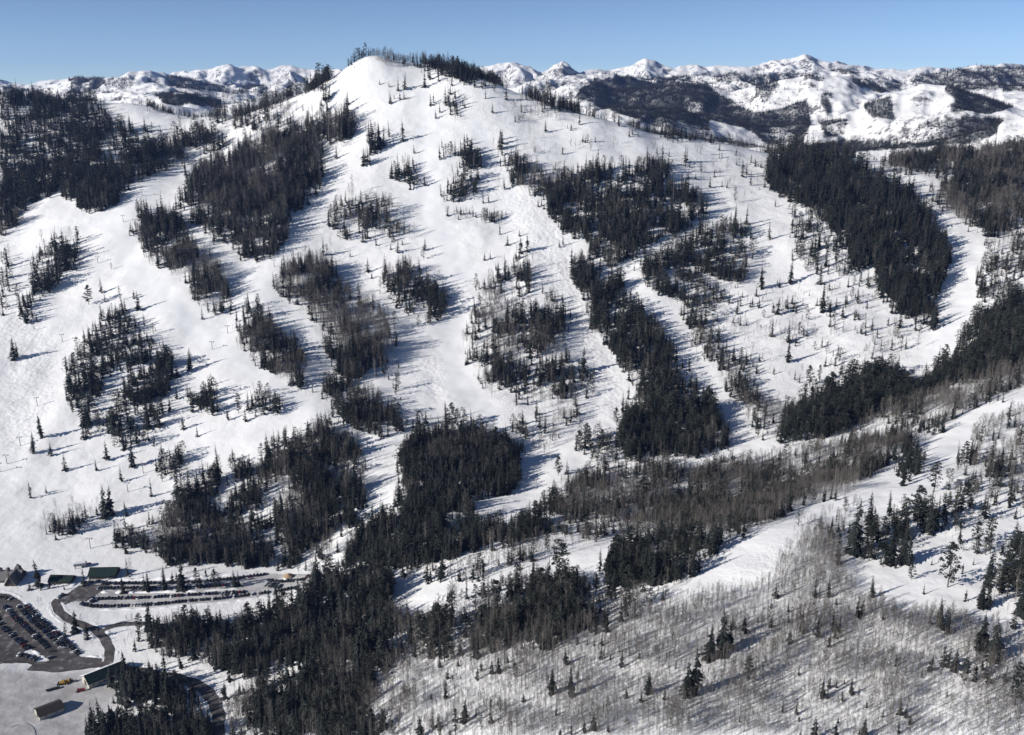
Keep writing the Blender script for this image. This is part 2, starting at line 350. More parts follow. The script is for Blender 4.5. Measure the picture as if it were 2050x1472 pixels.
# ------------------------------------------------------------------ far ranges (one fan-shaped sheet of real relief)
UA = np.linspace(-.82, .82, 1100); YB = 2450.0 * (11500 / 2450.0) ** np.linspace(0, 1, 560)
FU, FD = np.meshgrid(UA, YB)
FPX = W0 / 2 + F0 * FU / CP   # column of a direction near the horizon
RIDGES = [  # forward distance, crest (photo px, py), front slope, roughness
 (8200, [(-300,150),(0,158),(50,170),(80,162),(145,157),(200,158),(290,150),(340,152),(400,141),(490,132),(530,138),(585,132),(640,142),(800,150),(960,136),(1035,124),(1080,148),(1100,140),(1125,121),(1145,135),(1160,146),(1200,140),(1250,134),(1290,122),(1310,128),(1330,139),(1400,131),(1480,136),(1530,125),(1580,119),(1610,115),(1660,125),(1730,135),(1810,143),(1850,134),(1900,140),(1960,131),(2010,128),(2050,134),(2400,130)], .34, 1.0),
 (6200, [(-300,170),(0,180),(80,178),(150,158),(210,160),(290,143),(330,145),(380,158),(440,168),(520,178),(600,175),(800,190),(960,185),(1060,168),(1130,160),(1200,150),(1260,158),(1330,160),(1400,152),(1480,150),(1540,146),(1620,142),(1700,148),(1790,160),(1860,150),(1950,138),(2050,142),(2400,150)], .30, 1.0),
 (4700, [(-300,200),(0,200),(150,190),(220,185),(260,175),(300,172),(400,178),(480,188),(600,195),(800,220),(960,210),(1060,195),(1140,172),(1190,168),(1240,182),(1330,178),(1410,170),(1460,185),(1500,178),(1560,160),(1620,150),(1690,155),(1750,172),(1800,195),(1850,190),(1950,170),(2050,175),(2400,170)], .28, 1.0),
 (3700, [(-300,215),(0,215),(200,205),(300,190),(350,186),(440,210),(520,205),(600,212),(800,250),(1100,240),(1250,215),(1350,222),(1450,245),(1560,262),(1640,250),(1720,222),(1780,185),(1850,164),(1910,176),(1960,195),(2050,222),(2150,240),(2400,230)], .30, .8),
 (3000, [(-300,240),(0,235),(200,228),(320,205),(420,226),(600,250),(1100,262),(1300,262),(1420,278),(1560,288),(1700,290),(1850,276),(1950,262),(2020,235),(2080,225),(2400,220)], .25, .5),
]
ZF = np.full(FU.shape, -255.0) + 25 * fbm(FU * FD, FD, 500, 31, 3)
for (Yk, cr, sl_, rg) in RIDGES:
    cx = np.array([c[0] for c in cr], float); cy = np.array([c[1] for c in cr], float)
    pyk = np.interp(FPX, cx, cy)
    _, dy_, dz_ = pix_dir(FPX, pyk); zk = dz_ / dy_ * Yk
    dist = FD - Yk + 260 * fbm(FU * Yk, 0 * FU, 900, int(Yk), 2)
    dist = np.where(np.abs(dist) < 1e9, dist, 0)
    zk = zk + rg * (Yk / 8200) * 9 * fbm(FU * Yk, 0 * FU, 170, int(Yk) + 5, 4); back = np.clip(dist, 0, None); fr = np.clip(-dist, 0, None)
    spur = 1 + .28 * fbm(FU * Yk, FD * .35, 420, int(Yk) + 3, 3)
    tent = zk - back * .45 - fr * sl_ * spur * (1 - np.exp(-fr / 120)) - np.minimum(fr, back * 0 + fr) * 0
    rdg = 1 - 2 * np.abs(fbm(FU * FD, FD * .8, 520, int(Yk) + 9, 6)); rd2 = 1 - 2 * np.abs(fbm(FU * FD, FD, 150, int(Yk) + 19, 4)); tent += rg * (np.clip((fr + back) / 420, 0.05, 1) * (52 * rdg - 10) + np.clip((fr + back) / 60, 0.15, 1) * np.where(Yk > 6000, 24, 14) * rd2)
    ZF = np.maximum(ZF, tent)
# soften creases between the ranges
for _ in range(1):
    ZF[1:-1, 1:-1] = (ZF[1:-1, 1:-1] * 2 + ZF[:-2, 1:-1] + ZF[2:, 1:-1] + ZF[1:-1, :-2] + ZF[1:-1, 2:]) / 6
edge = np.clip((FD - 2450) / 260, 0, 1); ZF = ZF * edge + (-275) * (1 - edge)
XF = FU * FD
FARWOOD = [  # polygon, density factor
 ([(1195,160),(1250,152),(1300,166),(1340,162),(1400,165),(1440,185),(1480,210),(1515,228),(1560,215),(1610,198),(1622,250),(1605,292),(1540,287),(1480,252),(1420,240),(1410,278),(1330,262),(1250,232),(1180,205),(1150,192)], 1.0),
 ([(1640,245),(1700,243),(1692,275),(1640,277)], .9), ([(1645,192),(1660,190),(1670,225),(1650,236)], .8),
 ([(1725,215),(1775,198),(1790,237),(1745,237)], .8), ([(1500,160),(1548,165),(1545,197),(1515,192)], .6),
 ([(1905,172),(1960,188),(2035,215),(1985,224),(1905,226),(1908,195)], 1.0), ([(1860,150),(1960,135),(2050,135),(2050,185),(1960,178),(1880,170)], .55),
 ([(1850,242),(2005,236),(2000,272),(1950,290),(1850,300),(1700,306),(1600,306),(1640,288),(1780,280)], 1.0),
 ([(1700,160),(1800,165),(1770,185),(1720,172)], .7), ([(1420,130),(1500,150),(1620,150),(1560,160),(1440,165)], .45),
 ([(140,157),(208,158),(205,186),(138,188)], .8), ([(330,150),(450,168),(470,182),(350,178)], .6), ([(210,160),(290,160),(290,168),(215,182)], .35),
 ([(305,188),(370,188),(445,205),(440,216),(330,210)], 1.0), ([(470,180),(530,172),(535,188),(470,192)], .6), ([(0,172),(60,178),(60,188),(0,190)], .5),
 ([(1630,130),(1660,128),(1720,150),(1660,145)], .5), ([(1090,135),(1150,135),(1155,150),(1095,152)], .4), ([(1100,240),(1400,270),(1560,300),(1100,300)], .7),
]
PXF, PYF = project(XF, FD, ZF)
fo = np.zeros(FU.shape)
jx = PXF + 9 * fbm(XF, FD, 150, 81, 4); jy = PYF + 5 * fbm(XF, FD, 150, 85, 4)
for p, d in FARWOOD: fo = np.maximum(fo, inpoly(jx, jy, p) * d * np.clip(1.1 + 1.0 * fbm(XF, FD, 120, 211, 4), 0, 1))
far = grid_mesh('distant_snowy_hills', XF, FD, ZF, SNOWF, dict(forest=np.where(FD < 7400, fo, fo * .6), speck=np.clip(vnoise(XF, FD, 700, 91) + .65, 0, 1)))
tag(far, kind='structure')
def zfar(x, y):
    u = x / y; a = (u + .82) / 1.64 * (len(UA) - 1); b = np.log(y / 2450.0) / np.log(11500 / 2450.0) * (len(YB) - 1)
    i = np.clip(a.astype(int), 0, len(UA) - 2); j = np.clip(b.astype(int), 0, len(YB) - 2); a = np.clip(a - i, 0, 1); b = np.clip(b - j, 0, 1)
    return (ZF[j, i] * (1 - a) + ZF[j, i + 1] * a) * (1 - b) + (ZF[j + 1, i] * (1 - a) + ZF[j + 1, i + 1] * a) * b

# ------------------------------------------------------------------ tree models (unit height; crown radius about 0.13)
def spruce_crown(seed, levels, per, wid=.13, fine=True, base=.05):
    r = random.Random(seed); b = MB(); up = Vector((0, 0, 1))
    lean = (r.uniform(-.012, .012), r.uniform(-.012, .012))
    lop = r.uniform(0, 6.28)
    for l in range(levels):
        t = base + (1 - base) * (l / (levels - 1)) ** .95
        prof = (1 - t) ** .82 * min(1, .55 + (t - base) * 3.2)
        rr = wid * prof * r.uniform(.62, 1.28) + .006
        n = max(3, int(per * (.45 + .55 * prof)))
        off = r.uniform(0, 6.28)
        for k in range(n):
            if r.random() < .14: continue
            a = off + 6.283 * k / n + r.uniform(-.25, .25)
            L = rr * r.uniform(.45, 1.35) * (1 + .14 * math.cos(a - lop)); h = t + r.uniform(-.014, .014)
            ca, sa = math.cos(a), math.sin(a); w = L * r.uniform(.22, .36) + .004
            droop = L * r.uniform(.35, .75)
            cx, cy = lean[0] * t * 4, lean[1] * t * 4
            P = lambda rad, side, z: (cx + ca * rad - sa * side, cy + sa * rad + ca * side, z)
            A = P(.0, 0, h + .012); T = P(L, 0, h - droop); Lm = P(L * .6, w, h - droop * .62 - .010); Rm = P(L * .6, -w, h - droop * .62 - .010); C = P(L * .55, 0, h - droop * .30)
            if fine:
                b.add([A, Lm, C, Rm, T], [(0, 1, 2), (0, 2, 3), (1, 4, 2), (2, 4, 3)])
                b.add([P(L * .3, w * .7, h - droop * .3), P(L * .8, w * 1.3, h - droop), P(L * .5, 0, h - droop * .3)], [(0, 1, 2)])
            else: b.add([A, Lm, T, Rm], [(0, 1, 2), (0, 2, 3)])
    b.add([(lean[0]*4 - .004, lean[1]*4, .96), (lean[0]*4 + .004, lean[1]*4, .96), (lean[0]*4, lean[1]*4, 1.02)], [(0, 1, 2)])
    b.add([(lean[0]*4, lean[1]*4 - .004, .96), (lean[0]*4, lean[1]*4 + .004, .96), (lean[0]*4, lean[1]*4, 1.02)], [(0, 1, 2)])
    return b
def pine_crown(seed, clumps, per, wid=.2):
    r = random.Random(seed); b = MB()
    for c in range(clumps):
        t = .16 + .82 * (c / clumps) ** .9
        prof = math.sin(min(1, (1 - t) * 1.45 + .12) * 1.57) * min(1, .35 + (t - .1) * 2.4)
        a = r.uniform(0, 6.28); rad = wid * prof * r.uniform(.25, 1.0)
        cx, cy, cz = math.cos(a) * rad, math.sin(a) * rad, t + r.uniform(-.02, .02)
        s = wid * r.uniform(.20, .34)
        for k in range(per):
            th = r.uniform(0, 6.28); ph = r.uniform(-.5, 1.2)
            d = Vector((math.cos(th) * math.cos(ph), math.sin(th) * math.cos(ph), math.sin(ph) * .6)); p = Vector((cx, cy, cz)) + d * s * r.uniform(.4, 1.1)
            q = Vector((r.uniform(-1, 1), r.uniform(-1, 1), r.uniform(-.5, .5))).normalized() * s * .42
            u = d.cross(q).normalized() * s * .26 if d.cross(q).length > 1e-6 else Vector((s * .2, 0, 0))
            b.add([p - q, p + u, p + q, p - u * .6], [(0, 1, 2), (0, 2, 3)])
        if c % 3 == 0: b.add([(0, 0, cz - .05), (cx, cy, cz + .003), (cx, cy, cz - .003)], [(0, 1, 2)])
    return b
def trunk(r0, h, n=5, seed=0, bend=.01, r1=None):
    r = random.Random(seed); b = MB(); prev = (0, 0, -.05); K = 3
    for k in range(K):
        t = (k + 1) / K; p = (r.uniform(-bend, bend) * t, r.uniform(-bend, bend) * t, h * t)
        b.tube(prev, p, r0 * (1 - k / K * .85), r0 * (1 - (k + 1) / K * .85), n, cap=(k == K - 1)); prev = p
    return b
def aspen_crown(seed, nb, tw, wk=1.0):
    r = random.Random(seed); b = MB()
    def rib(a, c, w0, w1):
        a = Vector(a); c = Vector(c); d = c - a; s = d.cross(Vector((r.uniform(-1, 1), r.uniform(-1, 1), .3))).normalized()
        b.add([a - s * w0, a + s * w0, c + s * w1, c - s * w1], [(0, 1, 2, 3)])
    for k in range(nb):
        t = .36 + .60 * (k / nb) ** .9; a = r.uniform(0, 6.28)
        L = (.14 * math.sin(min(1, (1 - t) * 1.7 + .22) * 1.57)) * r.uniform(.7, 1.2)
        el = r.uniform(.55, 1.05)
        p = Vector((0, 0, t)); d = Vector((math.cos(a) * math.cos(el), math.sin(a) * math.cos(el), math.sin(el)))
        e = p + d * L; rib(p, e, .0022 * wk, .0009 * wk)
        for q in range(tw):
            s = p + d * L * r.uniform(.25, 1.0)
            dd = (d + Vector((r.uniform(-1, 1), r.uniform(-1, 1), r.uniform(-.3, .9))) * .75).normalized()
            rib(s, s + dd * L * r.uniform(.3, .62), .0013 * wk, .0005 * wk)
    return b
MESH = {}
def model(kind, i):
    key = (kind, i)
    if key in MESH: return MESH[key]
    if kind == 'spruce': c = spruce_crown(100 + i, 25, 10, wid=[.13, .155, .11, .17][i % 4]); t = trunk(.011, .9, 5, i); mats = (M['spruce'], M['bark'])
    elif kind == 'pine': c = pine_crown(200 + i, 58, 16, wid=[.20, .17, .23][i % 3]); t = trunk(.014, .9, 5, i, .02); mats = (M['pine'], M['bark'])
    else: c = aspen_crown(300 + i, 34, 8, 1.25); t = trunk(.0070, .97, 5, i, .025); mats = (M['twig'], M['aspen'])
    co = c.build('crown', mats[0], link=False).data; to = t.build('trunk', mats[1], link=False).data
    MESH[key] = (co, to); return MESH[key]
PROTO = {}
def make_tree(kind, i, loc, h, w, rz):
    """a tree: an empty at the foot of the trunk with its crown and trunk"""
    names = dict(spruce='spruce_tree', pine='pine_tree', aspen='aspen_tree')
    key = (kind, i)
    if key not in PROTO:
        r = empty(names[kind], (0, 0, 0)); cm, tm = model(kind, i)
        kids = []
        for nm, me in (('crown', cm), ('trunk', tm)):
            o = bpy.data.objects.new(nm, me); COL.objects.link(o); o.parent = r; kids.append(o)
        PROTO[key] = (r, kids); root = r
    else:
        src, kids = PROTO[key]; root = src.copy(); COL.objects.link(root)
        for k in kids:
            c = k.copy(); COL.objects.link(c); c.parent = root
    root.location = loc; root.rotation_euler = (0, 0, rz); root.scale = (w, w, h)
    return root

# ------------------------------------------------------------------ where the woods stand (photo polygons of the trees' outlines, dropped on to the mountain)
# polygon, trees per m2, share of aspens, share of pines, mean height m, phrase
WOODS = [
 ([(0,186),(70,186),(130,198),(190,193),(215,222),(238,235),(225,262),(205,290),(210,320),(150,330),(0,330)], .040,.05,.2,12.5,'the dark wooded hillside at the far left'),
 ([(0,320),(150,325),(225,330),(238,350),(250,380),(238,412),(200,424),(165,422),(155,398),(110,390),(60,402),(45,445),(0,480)], .072,.12,.25,16,'the dark wooded hillside at the far left'),
 ([(225,340),(262,292),(300,298),(345,270),(400,265),(430,255),(445,275),(475,280),(440,302),(380,326),(300,354),(255,374)], .04,.15,.5,17,'the wood along the upper left trail'),
 ([(225,235),(262,240),(280,268),(300,245),(312,262),(292,290),(240,320),(215,300)], .018,.1,.2,15,'the upper left hillside'),
 ([(285,196),(330,192),(400,210),(432,222),(428,234),(370,230),(300,215)], .07,.1,.5,7.5,'the crest below the far hills'),
 ([(0,185),(60,180),(140,185),(215,190),(215,200),(100,198),(0,196)], .05,.1,.3,6,'the far left crest'),
 ([(540,188),(590,165),(632,148),(664,135),(662,158),(640,180),(600,190),(550,205)], .05,.1,.7,15,'the left shoulder of the summit'),
 ([(430,225),(455,215),(500,210),(520,190),(540,200),(640,215),(655,250),(600,262),(540,262),(480,262),(440,250)], .030,.35,.3,15,'the left shoulder of the summit'),
 ([(640,190),(662,190),(665,230),(645,235)], .05,0,.0,14,'the left shoulder of the summit'),
 ([(370,385),(385,350),(420,322),(470,300),(530,272),(600,255),(650,235),(690,222),(705,245),(700,270),(668,300),(642,330),(640,380),(600,410),(578,440),(560,490),(548,520),(515,530),(490,520),(465,492),(430,482),(405,452),(385,422)], .085,.36,.05,17,'the big wood between the upper left trails'),
 ([(283,412),(300,415),(330,430),(345,440),(365,445),(375,470),(410,500),(440,530),(455,560),(464,590),(455,612),(420,615),(393,612),(385,590),(370,562),(330,540),(290,522),(283,480),(268,455)], .085,.34,.05,16,'the narrow wood beside the left trail'),
 ([(565,545),(590,520),(625,512),(650,518),(672,532),(674,570),(700,572),(735,597),(750,620),(782,645),(788,690),(782,740),(745,757),(700,767),(680,742),(655,702),(650,668),(620,642),(598,615),(560,602),(548,580)], .085,.38,.05,17,'the wood in the middle of the left runs'),
 ([(482,650),(520,622),(540,640),(560,665),(590,690),(610,718),(619,760),(602,783),(570,772),(540,747),(510,727),(485,702),(476,675)], .085,.36,.05,16,'the small oblong wood in the left runs'),
 ([(652,760),(690,760),(700,745),(715,768),(750,788),(785,812),(801,845),(796,870),(750,878),(720,862),(700,852),(665,822),(650,795)], .085,.3,.1,15,'the small wood above the lower left forest'),
 ([(656,430),(680,395),(700,378),(725,395),(750,398),(790,415),(780,440),(842,458),(840,472),(760,482),(690,477),(655,452)], .055,.4,.1,15,'the sparse wood left of the centre run'),
 ([(752,545),(775,552),(800,540),(820,520),(832,550),(850,562),(885,572),(888,640),(860,657),(830,642),(795,602),(765,582)], .065,.25,.1,15,'the small wood left of the centre run'),
 ([(775,760),(800,768),(815,800),(800,810),(780,790)], .03,.2,.1,14,'the small wood left of the centre run'),
 ([(790,190),(815,165),(815,205),(785,210)], .012,.2,.0,14,'the open slope under the summit'),
 ([(738,250),(765,245),(765,300),(755,310),(740,340),(715,335),(715,310),(740,300)], .030,.2,.0,15,'the open slope under the summit'),
 ([(785,325),(815,320),(832,300),(830,345),(845,370),(815,375),(785,355)], .022,.2,.1,14,'the open slope under the summit'),
 ([(885,290),(915,300),(935,295),(960,305),(965,335),(935,345),(905,320),(885,315)], .06,.1,.1,14,'the clumps right of the centre run'),
 ([(888,385),(905,345),(925,330),(945,350),(955,345),(958,370),(940,400),(900,405)], .045,.2,.1,15,'the clumps right of the centre run'),
 ([(888,420),(920,420),(955,425),(930,440),(893,442)], .025,.4,.1,10,'the clumps right of the centre run'),
 ([(968,420),(1002,420),(1005,445),(968,448)], .05,.1,.6,13,'the clumps right of the centre run'),
 ([(985,545),(1020,520),(1030,495),(1060,520),(1060,590),(1040,600),(1030,570),(985,590)], .040,.2,.1,15,'the clumps right of the centre run'),
 ([(885,180),(915,180),(935,215),(925,250),(905,245),(880,210)], .028,.45,.0,13,'the slope right of the summit run'),
 ([(938,640),(965,565),(985,568),(1000,600),(1030,588),(1040,600),(1080,588),(1122,605),(1142,650),(1132,690),(1135,720),(1100,730),(1060,742),(1020,737),(975,727),(940,722),(930,690)], .052,.30,.1,16,'the open wood right of the centre run'),
 ([(945,700),(1080,715),(1150,740),(1185,752),(1187,790),(1155,800),(1168,840),(1130,852),(1100,872),(1068,882),(1080,840),(1050,800),(985,765),(985,800),(968,780),(950,740)], .045,.55,.1,14,'the brushy wood right of the centre run'),
 ([(1010,835),(1045,850),(1090,870),(1130,850),(1165,825),(1110,890),(1080,920),(1060,900),(1030,870)], .030,.3,.4,12,'the brushy wood right of the centre run'),
 ([(1145,540),(1165,515),(1200,555),(1240,560),(1265,605),(1312,650),(1342,680),(1352,720),(1382,760),(1422,790),(1437,820),(1462,860),(1457,900),(1420,917),(1370,917),(1310,917),(1250,917),(1240,880),(1245,830),(1272,790),(1250,745),(1213,680),(1178,642),(1175,600),(1150,570)], .072,.14,.25,16,'the long dark wood in the middle right'),
 ([(1150,860),(1190,850),(1240,880),(1312,912),(1270,927),(1210,937),(1165,922),(1148,900)], .022,.1,.6,14,'the long dark wood in the middle right'),
 ([(1000,270),(1015,300),(1040,310),(1082,345),(1085,400),(1060,392),(1030,372),(1005,332),(995,300)], .055,.3,.0,15,'the wood below the right shoulder'),
 ([(1085,350),(1150,345),(1180,370),(1230,370),(1250,420),(1340,430),(1395,440),(1350,470),(1312,482),(1290,502),(1250,532),(1215,545),(1188,512),(1168,480),(1120,452),(1090,420)], .075,.20,.1,16,'the wood below the right shoulder'),
 ([(1150,340),(1210,320),(1260,330),(1290,310),(1350,328),(1345,360),(1400,383),(1422,410),(1395,442),(1250,420),(1230,375),(1170,370)], .038,.1,.1,15,'the wood below the right shoulder'),
 ([(1530,350),(1545,318),(1560,305),(1620,300),(1700,318),(1742,343),(1790,368),(1832,400),(1852,430),(1892,480),(1902,530),(1882,572),(1872,600),(1872,662),(1840,647),(1780,612),(1745,590),(1762,540),(1700,530),(1690,480),(1650,450),(1610,410),(1560,395)], .066,.04,.15,17,'the big dark wood on the right'),
 ([(1590,420),(1680,470),(1740,530),(1760,600),(1700,560),(1600,540),(1580,480)], .020,.1,.3,14,'the broken edge of the big dark wood'),
 ([(1290,520),(1320,490),(1370,470),(1420,440),(1500,455),(1512,490),(1492,560),(1452,592),(1420,642),(1370,652),(1355,610),(1300,590),(1280,560)], .040,.18,.4,14,'the scattered pines right of the trail fork'),
 ([(1365,640),(1400,620),(1450,690),(1500,730),(1530,780),(1570,810),(1560,850),(1520,862),(1460,802),(1430,742),(1388,702)], .045,.35,.3,13,'the trees beside the middle right trail'),
 ([(1420,600),(1560,560),(1700,580),(1835,680),(1830,740),(1700,790),(1600,805),(1540,800),(1450,740),(1400,660)], .011,.45,.25,10.5,'the sunny middle right slope'),
 ([(1010,200),(1110,210),(1320,270),(1540,315),(1530,420),(1400,370),(1250,310),(1080,330),(1010,270)], .0055,.4,.0,10,'the bare right shoulder'),
 ([(1010,195),(1110,205),(1130,250),(1040,250)], .016,.7,.0,10,'the bare right shoulder'),
 ([(1060,182),(1110,190),(1150,192),(1200,220),(1200,232),(1130,222),(1062,200)], .06,.2,.2,14,'the crest of the right shoulder'),
 ([(1200,222),(1260,238),(1330,262),(1380,270),(1440,278),(1560,298),(1560,306),(1440,290),(1330,277),(1210,240)], .030,.55,.2,12,'the crest of the right shoulder'),
 ([(1560,300),(1640,305),(1700,312),(1700,320),(1560,312)], .02,.7,.2,12,'the crest of the right shoulder'),
 ([(752,92),(800,92),(850,80),(885,92),(890,126),(850,131),(780,131),(746,124)], .055,.35,.3,9.5,'the summit'),
 ([(835,80),(880,85),(920,98),(955,118),(992,142),(1008,172),(955,170),(905,152),(840,134)], .085,.10,.3,11,'the summit'),
 ([(880,130),(960,150),(1010,170),(1000,185),(940,180),(890,160)], .018,.3,.1,12,'the summit'),
 ([(690,120),(740,100),(752,112),(700,138)], .03,.0,.6,11,'the left shoulder of the summit'),
 ([(1550,850),(1600,800),(1700,757),(1762,740),(1840,768),(1872,740),(1920,700),(1938,640),(1990,600),(2060,580),(2060,740),(1900,770),(1840,800),(1750,830),(1700,860),(1620,882),(1560,890)], .085,.06,.55,16,'the dark pine band on the right'),
 ([(1740,800),(1900,757),(2060,720),(2060,785),(1960,812),(1900,842),(1880,862),(1800,860),(1760,850),(1700,872)], .08,.75,.2,13,'the aspen belt above the lower right trail'),
 ([(1780,312),(1850,305),(1950,308),(2060,288),(2060,340),(1940,350),(1870,352),(1830,345),(1780,342)], .07,.35,.3,14,'the mixed wood at the right edge'),
 ([(1870,370),(1950,340),(2060,330),(2060,450),(1990,467),(1932,452),(1890,412)], .085,.50,.1,15,'the mixed wood at the right edge'),
 ([(1972,475),(2060,450),(2060,650),(1990,612),(1955,590),(1965,520)], .035,.5,.35,12,'the mixed wood at the right edge'),
 ([(1950,560),(1975,530),(1985,600),(1955,640)], .05,.1,.4,15,'the mixed wood at the right edge'),
 ([(1130,958),(1200,945),(1300,928),(1400,928),(1480,920),(1560,903),(1620,893),(1700,878),(1790,860),(1842,870),(1790,922),(1740,952),(1680,992),(1600,1012),(1540,1052),(1480,1060),(1400,1085),(1330,1080),(1250,1075),(1180,1060),(1120,1040),(1085,1010)], .115,.76,.25,13,'the grey brown thicket across the valley'),
 ([(1085,1000),(1130,958),(1240,940),(1240,975),(1170,1040),(1100,1040)], .035,.2,.3,14,'the grey brown thicket across the valley'),
 ([(1400,1060),(1480,1035),(1522,1040),(1500,1075),(1440,1095),(1392,1148),(1312,1180),(1262,1188),(1220,1180),(1200,1150),(1230,1100),(1290,1060),(1350,1040)], .070,.12,.5,17,'the dark pines behind the near spur'),
 ([(1560,1085),(1580,1045),(1700,1000),(1765,1030),(1695,1112),(1640,1062),(1580,1090)], .040,.85,.0,10,'the near hillside of bare aspens'),
 ([(1190,1180),(1300,1175),(1380,1160),(1330,1200),(1210,1240)], .045,.5,.4,14,'the dark pines behind the near spur'),
 ([(900,1120),(1040,1085),(1130,1070),(1135,1100),(1000,1150),(900,1168)], .022,.4,.2,13,'the belt at the foot of the runs'),
 ([(1230,1065),(1300,1075),(1400,1088),(1360,1060),(1290,1050)], .08,.8,.2,12,'the grey brown thicket across the valley'),
 ([(1240,1100),(1330,1095),(1340,1120),(1250,1140)], .03,.5,.2,12,'the belt at the foot of the runs'),
 ([(295,1085),(340,1010),(380,960),(430,950),(500,960),(520,920),(545,895),(562,870),(600,880),(640,842),(690,870),(732,930),(732,1000),(700,1060),(650,1112),(600,1132),(500,1137),(400,1132),(330,1127),(292,1112)], .090,.30,.12,17,'the lower left forest'),
 ([(820,872),(850,850),(920,855),(1000,865),(1052,900),(1057,960),(1020,992),(960,1002),(930,1030),(860,1050),(790,1040),(800,960),(803,910)], .090,.22,.1,17,'the forest below the centre run'),
 ([(700,1090),(760,1035),(860,1035),(940,1020),(1000,1050),(1100,1030),(1110,1070),(1000,1100),(900,1120),(800,1130),(700,1142),(655,1132)], .080,.28,.2,16,'the belt at the foot of the runs'),
 ([(640,1120),(800,1110),(1000,1100),(1130,1050),(1240,1060),(1200,1092),(1100,1122),(960,1162),(880,1165),(800,1182),(690,1182)], .045,.40,.3,14,'the belt at the foot of the runs'),
 ([(290,1240),(330,1228),(450,1240),(520,1222),(600,1200),(640,1150),(720,1150),(800,1165),(780,1222),(780,1300),(740,1345),(640,1365),(500,1365),(420,1330),(330,1332),(300,1292)], .095,.22,.20,18,'the dense forest below the parking terraces'),
 ([(780,1225),(860,1240),(900,1190),(960,1200),(1000,1160),(1100,1150),(1142,1130),(1190,1200),(1190,1250),(1100,1290),(1000,1310),(900,1330),(800,1350),(740,1345),(770,1290)], .095,.34,.35,17,'the forest across the lower middle'),
 ([(770,1345),(900,1312),(1000,1300),(1100,1272),(1190,1235),(1300,1190),(1300,1230),(1100,1322),(900,1357),(760,1402)], .095,.95,.1,15,'the aspens along the lower forest edge'),
 ([(470,1360),(560,1355),(740,1340),(765,1380),(745,1472),(745,1485),(462,1485)], .090,.40,.2,16,'the forest at the bottom edge'),
 ([(745,1400),(800,1385),(870,1400),(870,1485),(745,1485)], .065,.8,.3,14,'the forest at the bottom edge'),
 ([(245,1345),(330,1335),(388,1370),(415,1435),(412,1485),(140,1485),(200,1430)], .075,.18,.2,17,'the trees beside the shaded lower road'),
 ([(440,1380),(475,1370),(470,1485),(450,1485)], .03,.3,.2,14,'the trees beside the shaded lower road'),
 ([(1690,1080),(1705,1040),(1760,1030),(1830,990),(1880,950),(1952,882),(1962,840),(2060,820),(2060,1010),(1960,1022),(1890,1052),(1800,1102),(1780,1142),(1710,1122)], .026,.12,.35,15,'the trees on the lower right shelf'),
 ([(1960,832),(2060,800),(2060,1000),(1900,1010),(1930,940)], .038,.45,.2,15,'the wood at the lower right edge'),
 ([(1792,930),(1800,880),(1832,870),(1850,915),(1832,965),(1800,950)], .03,.1,.2,15,'the clump beside the lower right trail'),
 ([(1640,930),(1700,900),(1760,930),(1700,1000),(1620,1010)], .022,.6,.1,12,'the clump beside the lower right trail'),
 ([(1880,1040),(2060,1000),(2060,1120),(1960,1110),(1900,1100)], .010,.1,.35,13,'the snowy lower right slope'),
 ([(1975,1150),(2060,1105),(2060,1260),(2005,1250),(1972,1212)], .026,.15,.5,16,'the trees at the lower right edge'),
 ([(1965,1230),(2060,1220),(2060,1420),(2020,1380),(1980,1330)], .030,.65,.3,13,'the trees at the lower right edge'),
 ([(1180,1262),(1300,1205),(1360,1192),(1430,1180),(1500,1176),(1540,1150),(1556,1110),(1640,1052),(1690,1110),(1712,1190),(1800,1215),(1900,1232),(1960,1250),(2060,1290),(2060,1490),(760,1490),(790,1385),(950,1332),(1100,1300)], .26,.985,.0,11,'the near hillside of bare aspens'),
 ([(200,650),(215,610),(250,622),(300,640),(320,690),(300,722),(270,742),(250,762),(228,702),(203,690)], .038,.05,.1,14,'the scattered woods on the lower left run'),
 ([(130,720),(160,690),(195,642),(240,700),(232,742),(202,782),(180,822),(140,822),(130,770)], .030,.05,.3,15,'the scattered woods on the lower left run'),
 ([(250,762),(290,740),(340,700),(342,780),(322,842),(317,892),(230,902),(210,862),(168,882),(160,832),(210,822)], .042,.08,.3,16,'the scattered woods on the lower left run'),
 ([(375,785),(428,775),(432,835),(380,835)], .040,.05,.3,15,'the scattered woods on the lower left run'),
 ([(500,762),(557,790),(557,837),(500,832)], .045,.1,.5,15,'the scattered woods on the lower left run'),
 ([(78,500),(120,478),(150,500),(146,540),(100,582),(62,592),(68,540)], .045,.05,.2,16,'the clump on the far left run'),
 ([(0,510),(30,500),(20,600),(0,640)], .020,.1,.3,14,'the clump on the far left run'), ([(35,600),(68,590),(66,650),(34,650)], .045,.05,.0,14,'the clump on the far left run'),
 ([(95,460),(160,455),(165,495),(110,490)], .012,.05,.3,12,'the clump on the far left run'),
 ([(95,1050),(130,1040),(165,1028),(205,1030),(165,1062),(98,1087)], .075,.2,.0,14,'the low clump above the base lodge'),
 ([(70,1030),(120,1000),(180,1000),(215,1010),(170,1040),(100,1060)], .02,.95,.0,13,'the low clump above the base lodge'),
 ([(232,1080),(255,1035),(305,1040),(303,1090),(240,1106)], .075,.15,.0,15,'the small wedge of spruces above the green roofs'),
 ([(462,965),(470,905),(500,910),(500,965)], .05,.0,.2,15,'the lower left forest'), ([(515,935),(530,890),(580,865),(580,935)], .03,.05,.6,16,'the lower left forest'),
 ([(320,960),(322,905),(362,910),(362,960)], .05,.0,.4,15,'the lone clump above the lower left forest'),
 ([(190,1192),(300,1183),(440,1180),(480,1175),(430,1188),(300,1196)], .022,.1,.2,14,'the snow strip between the parking terraces'),
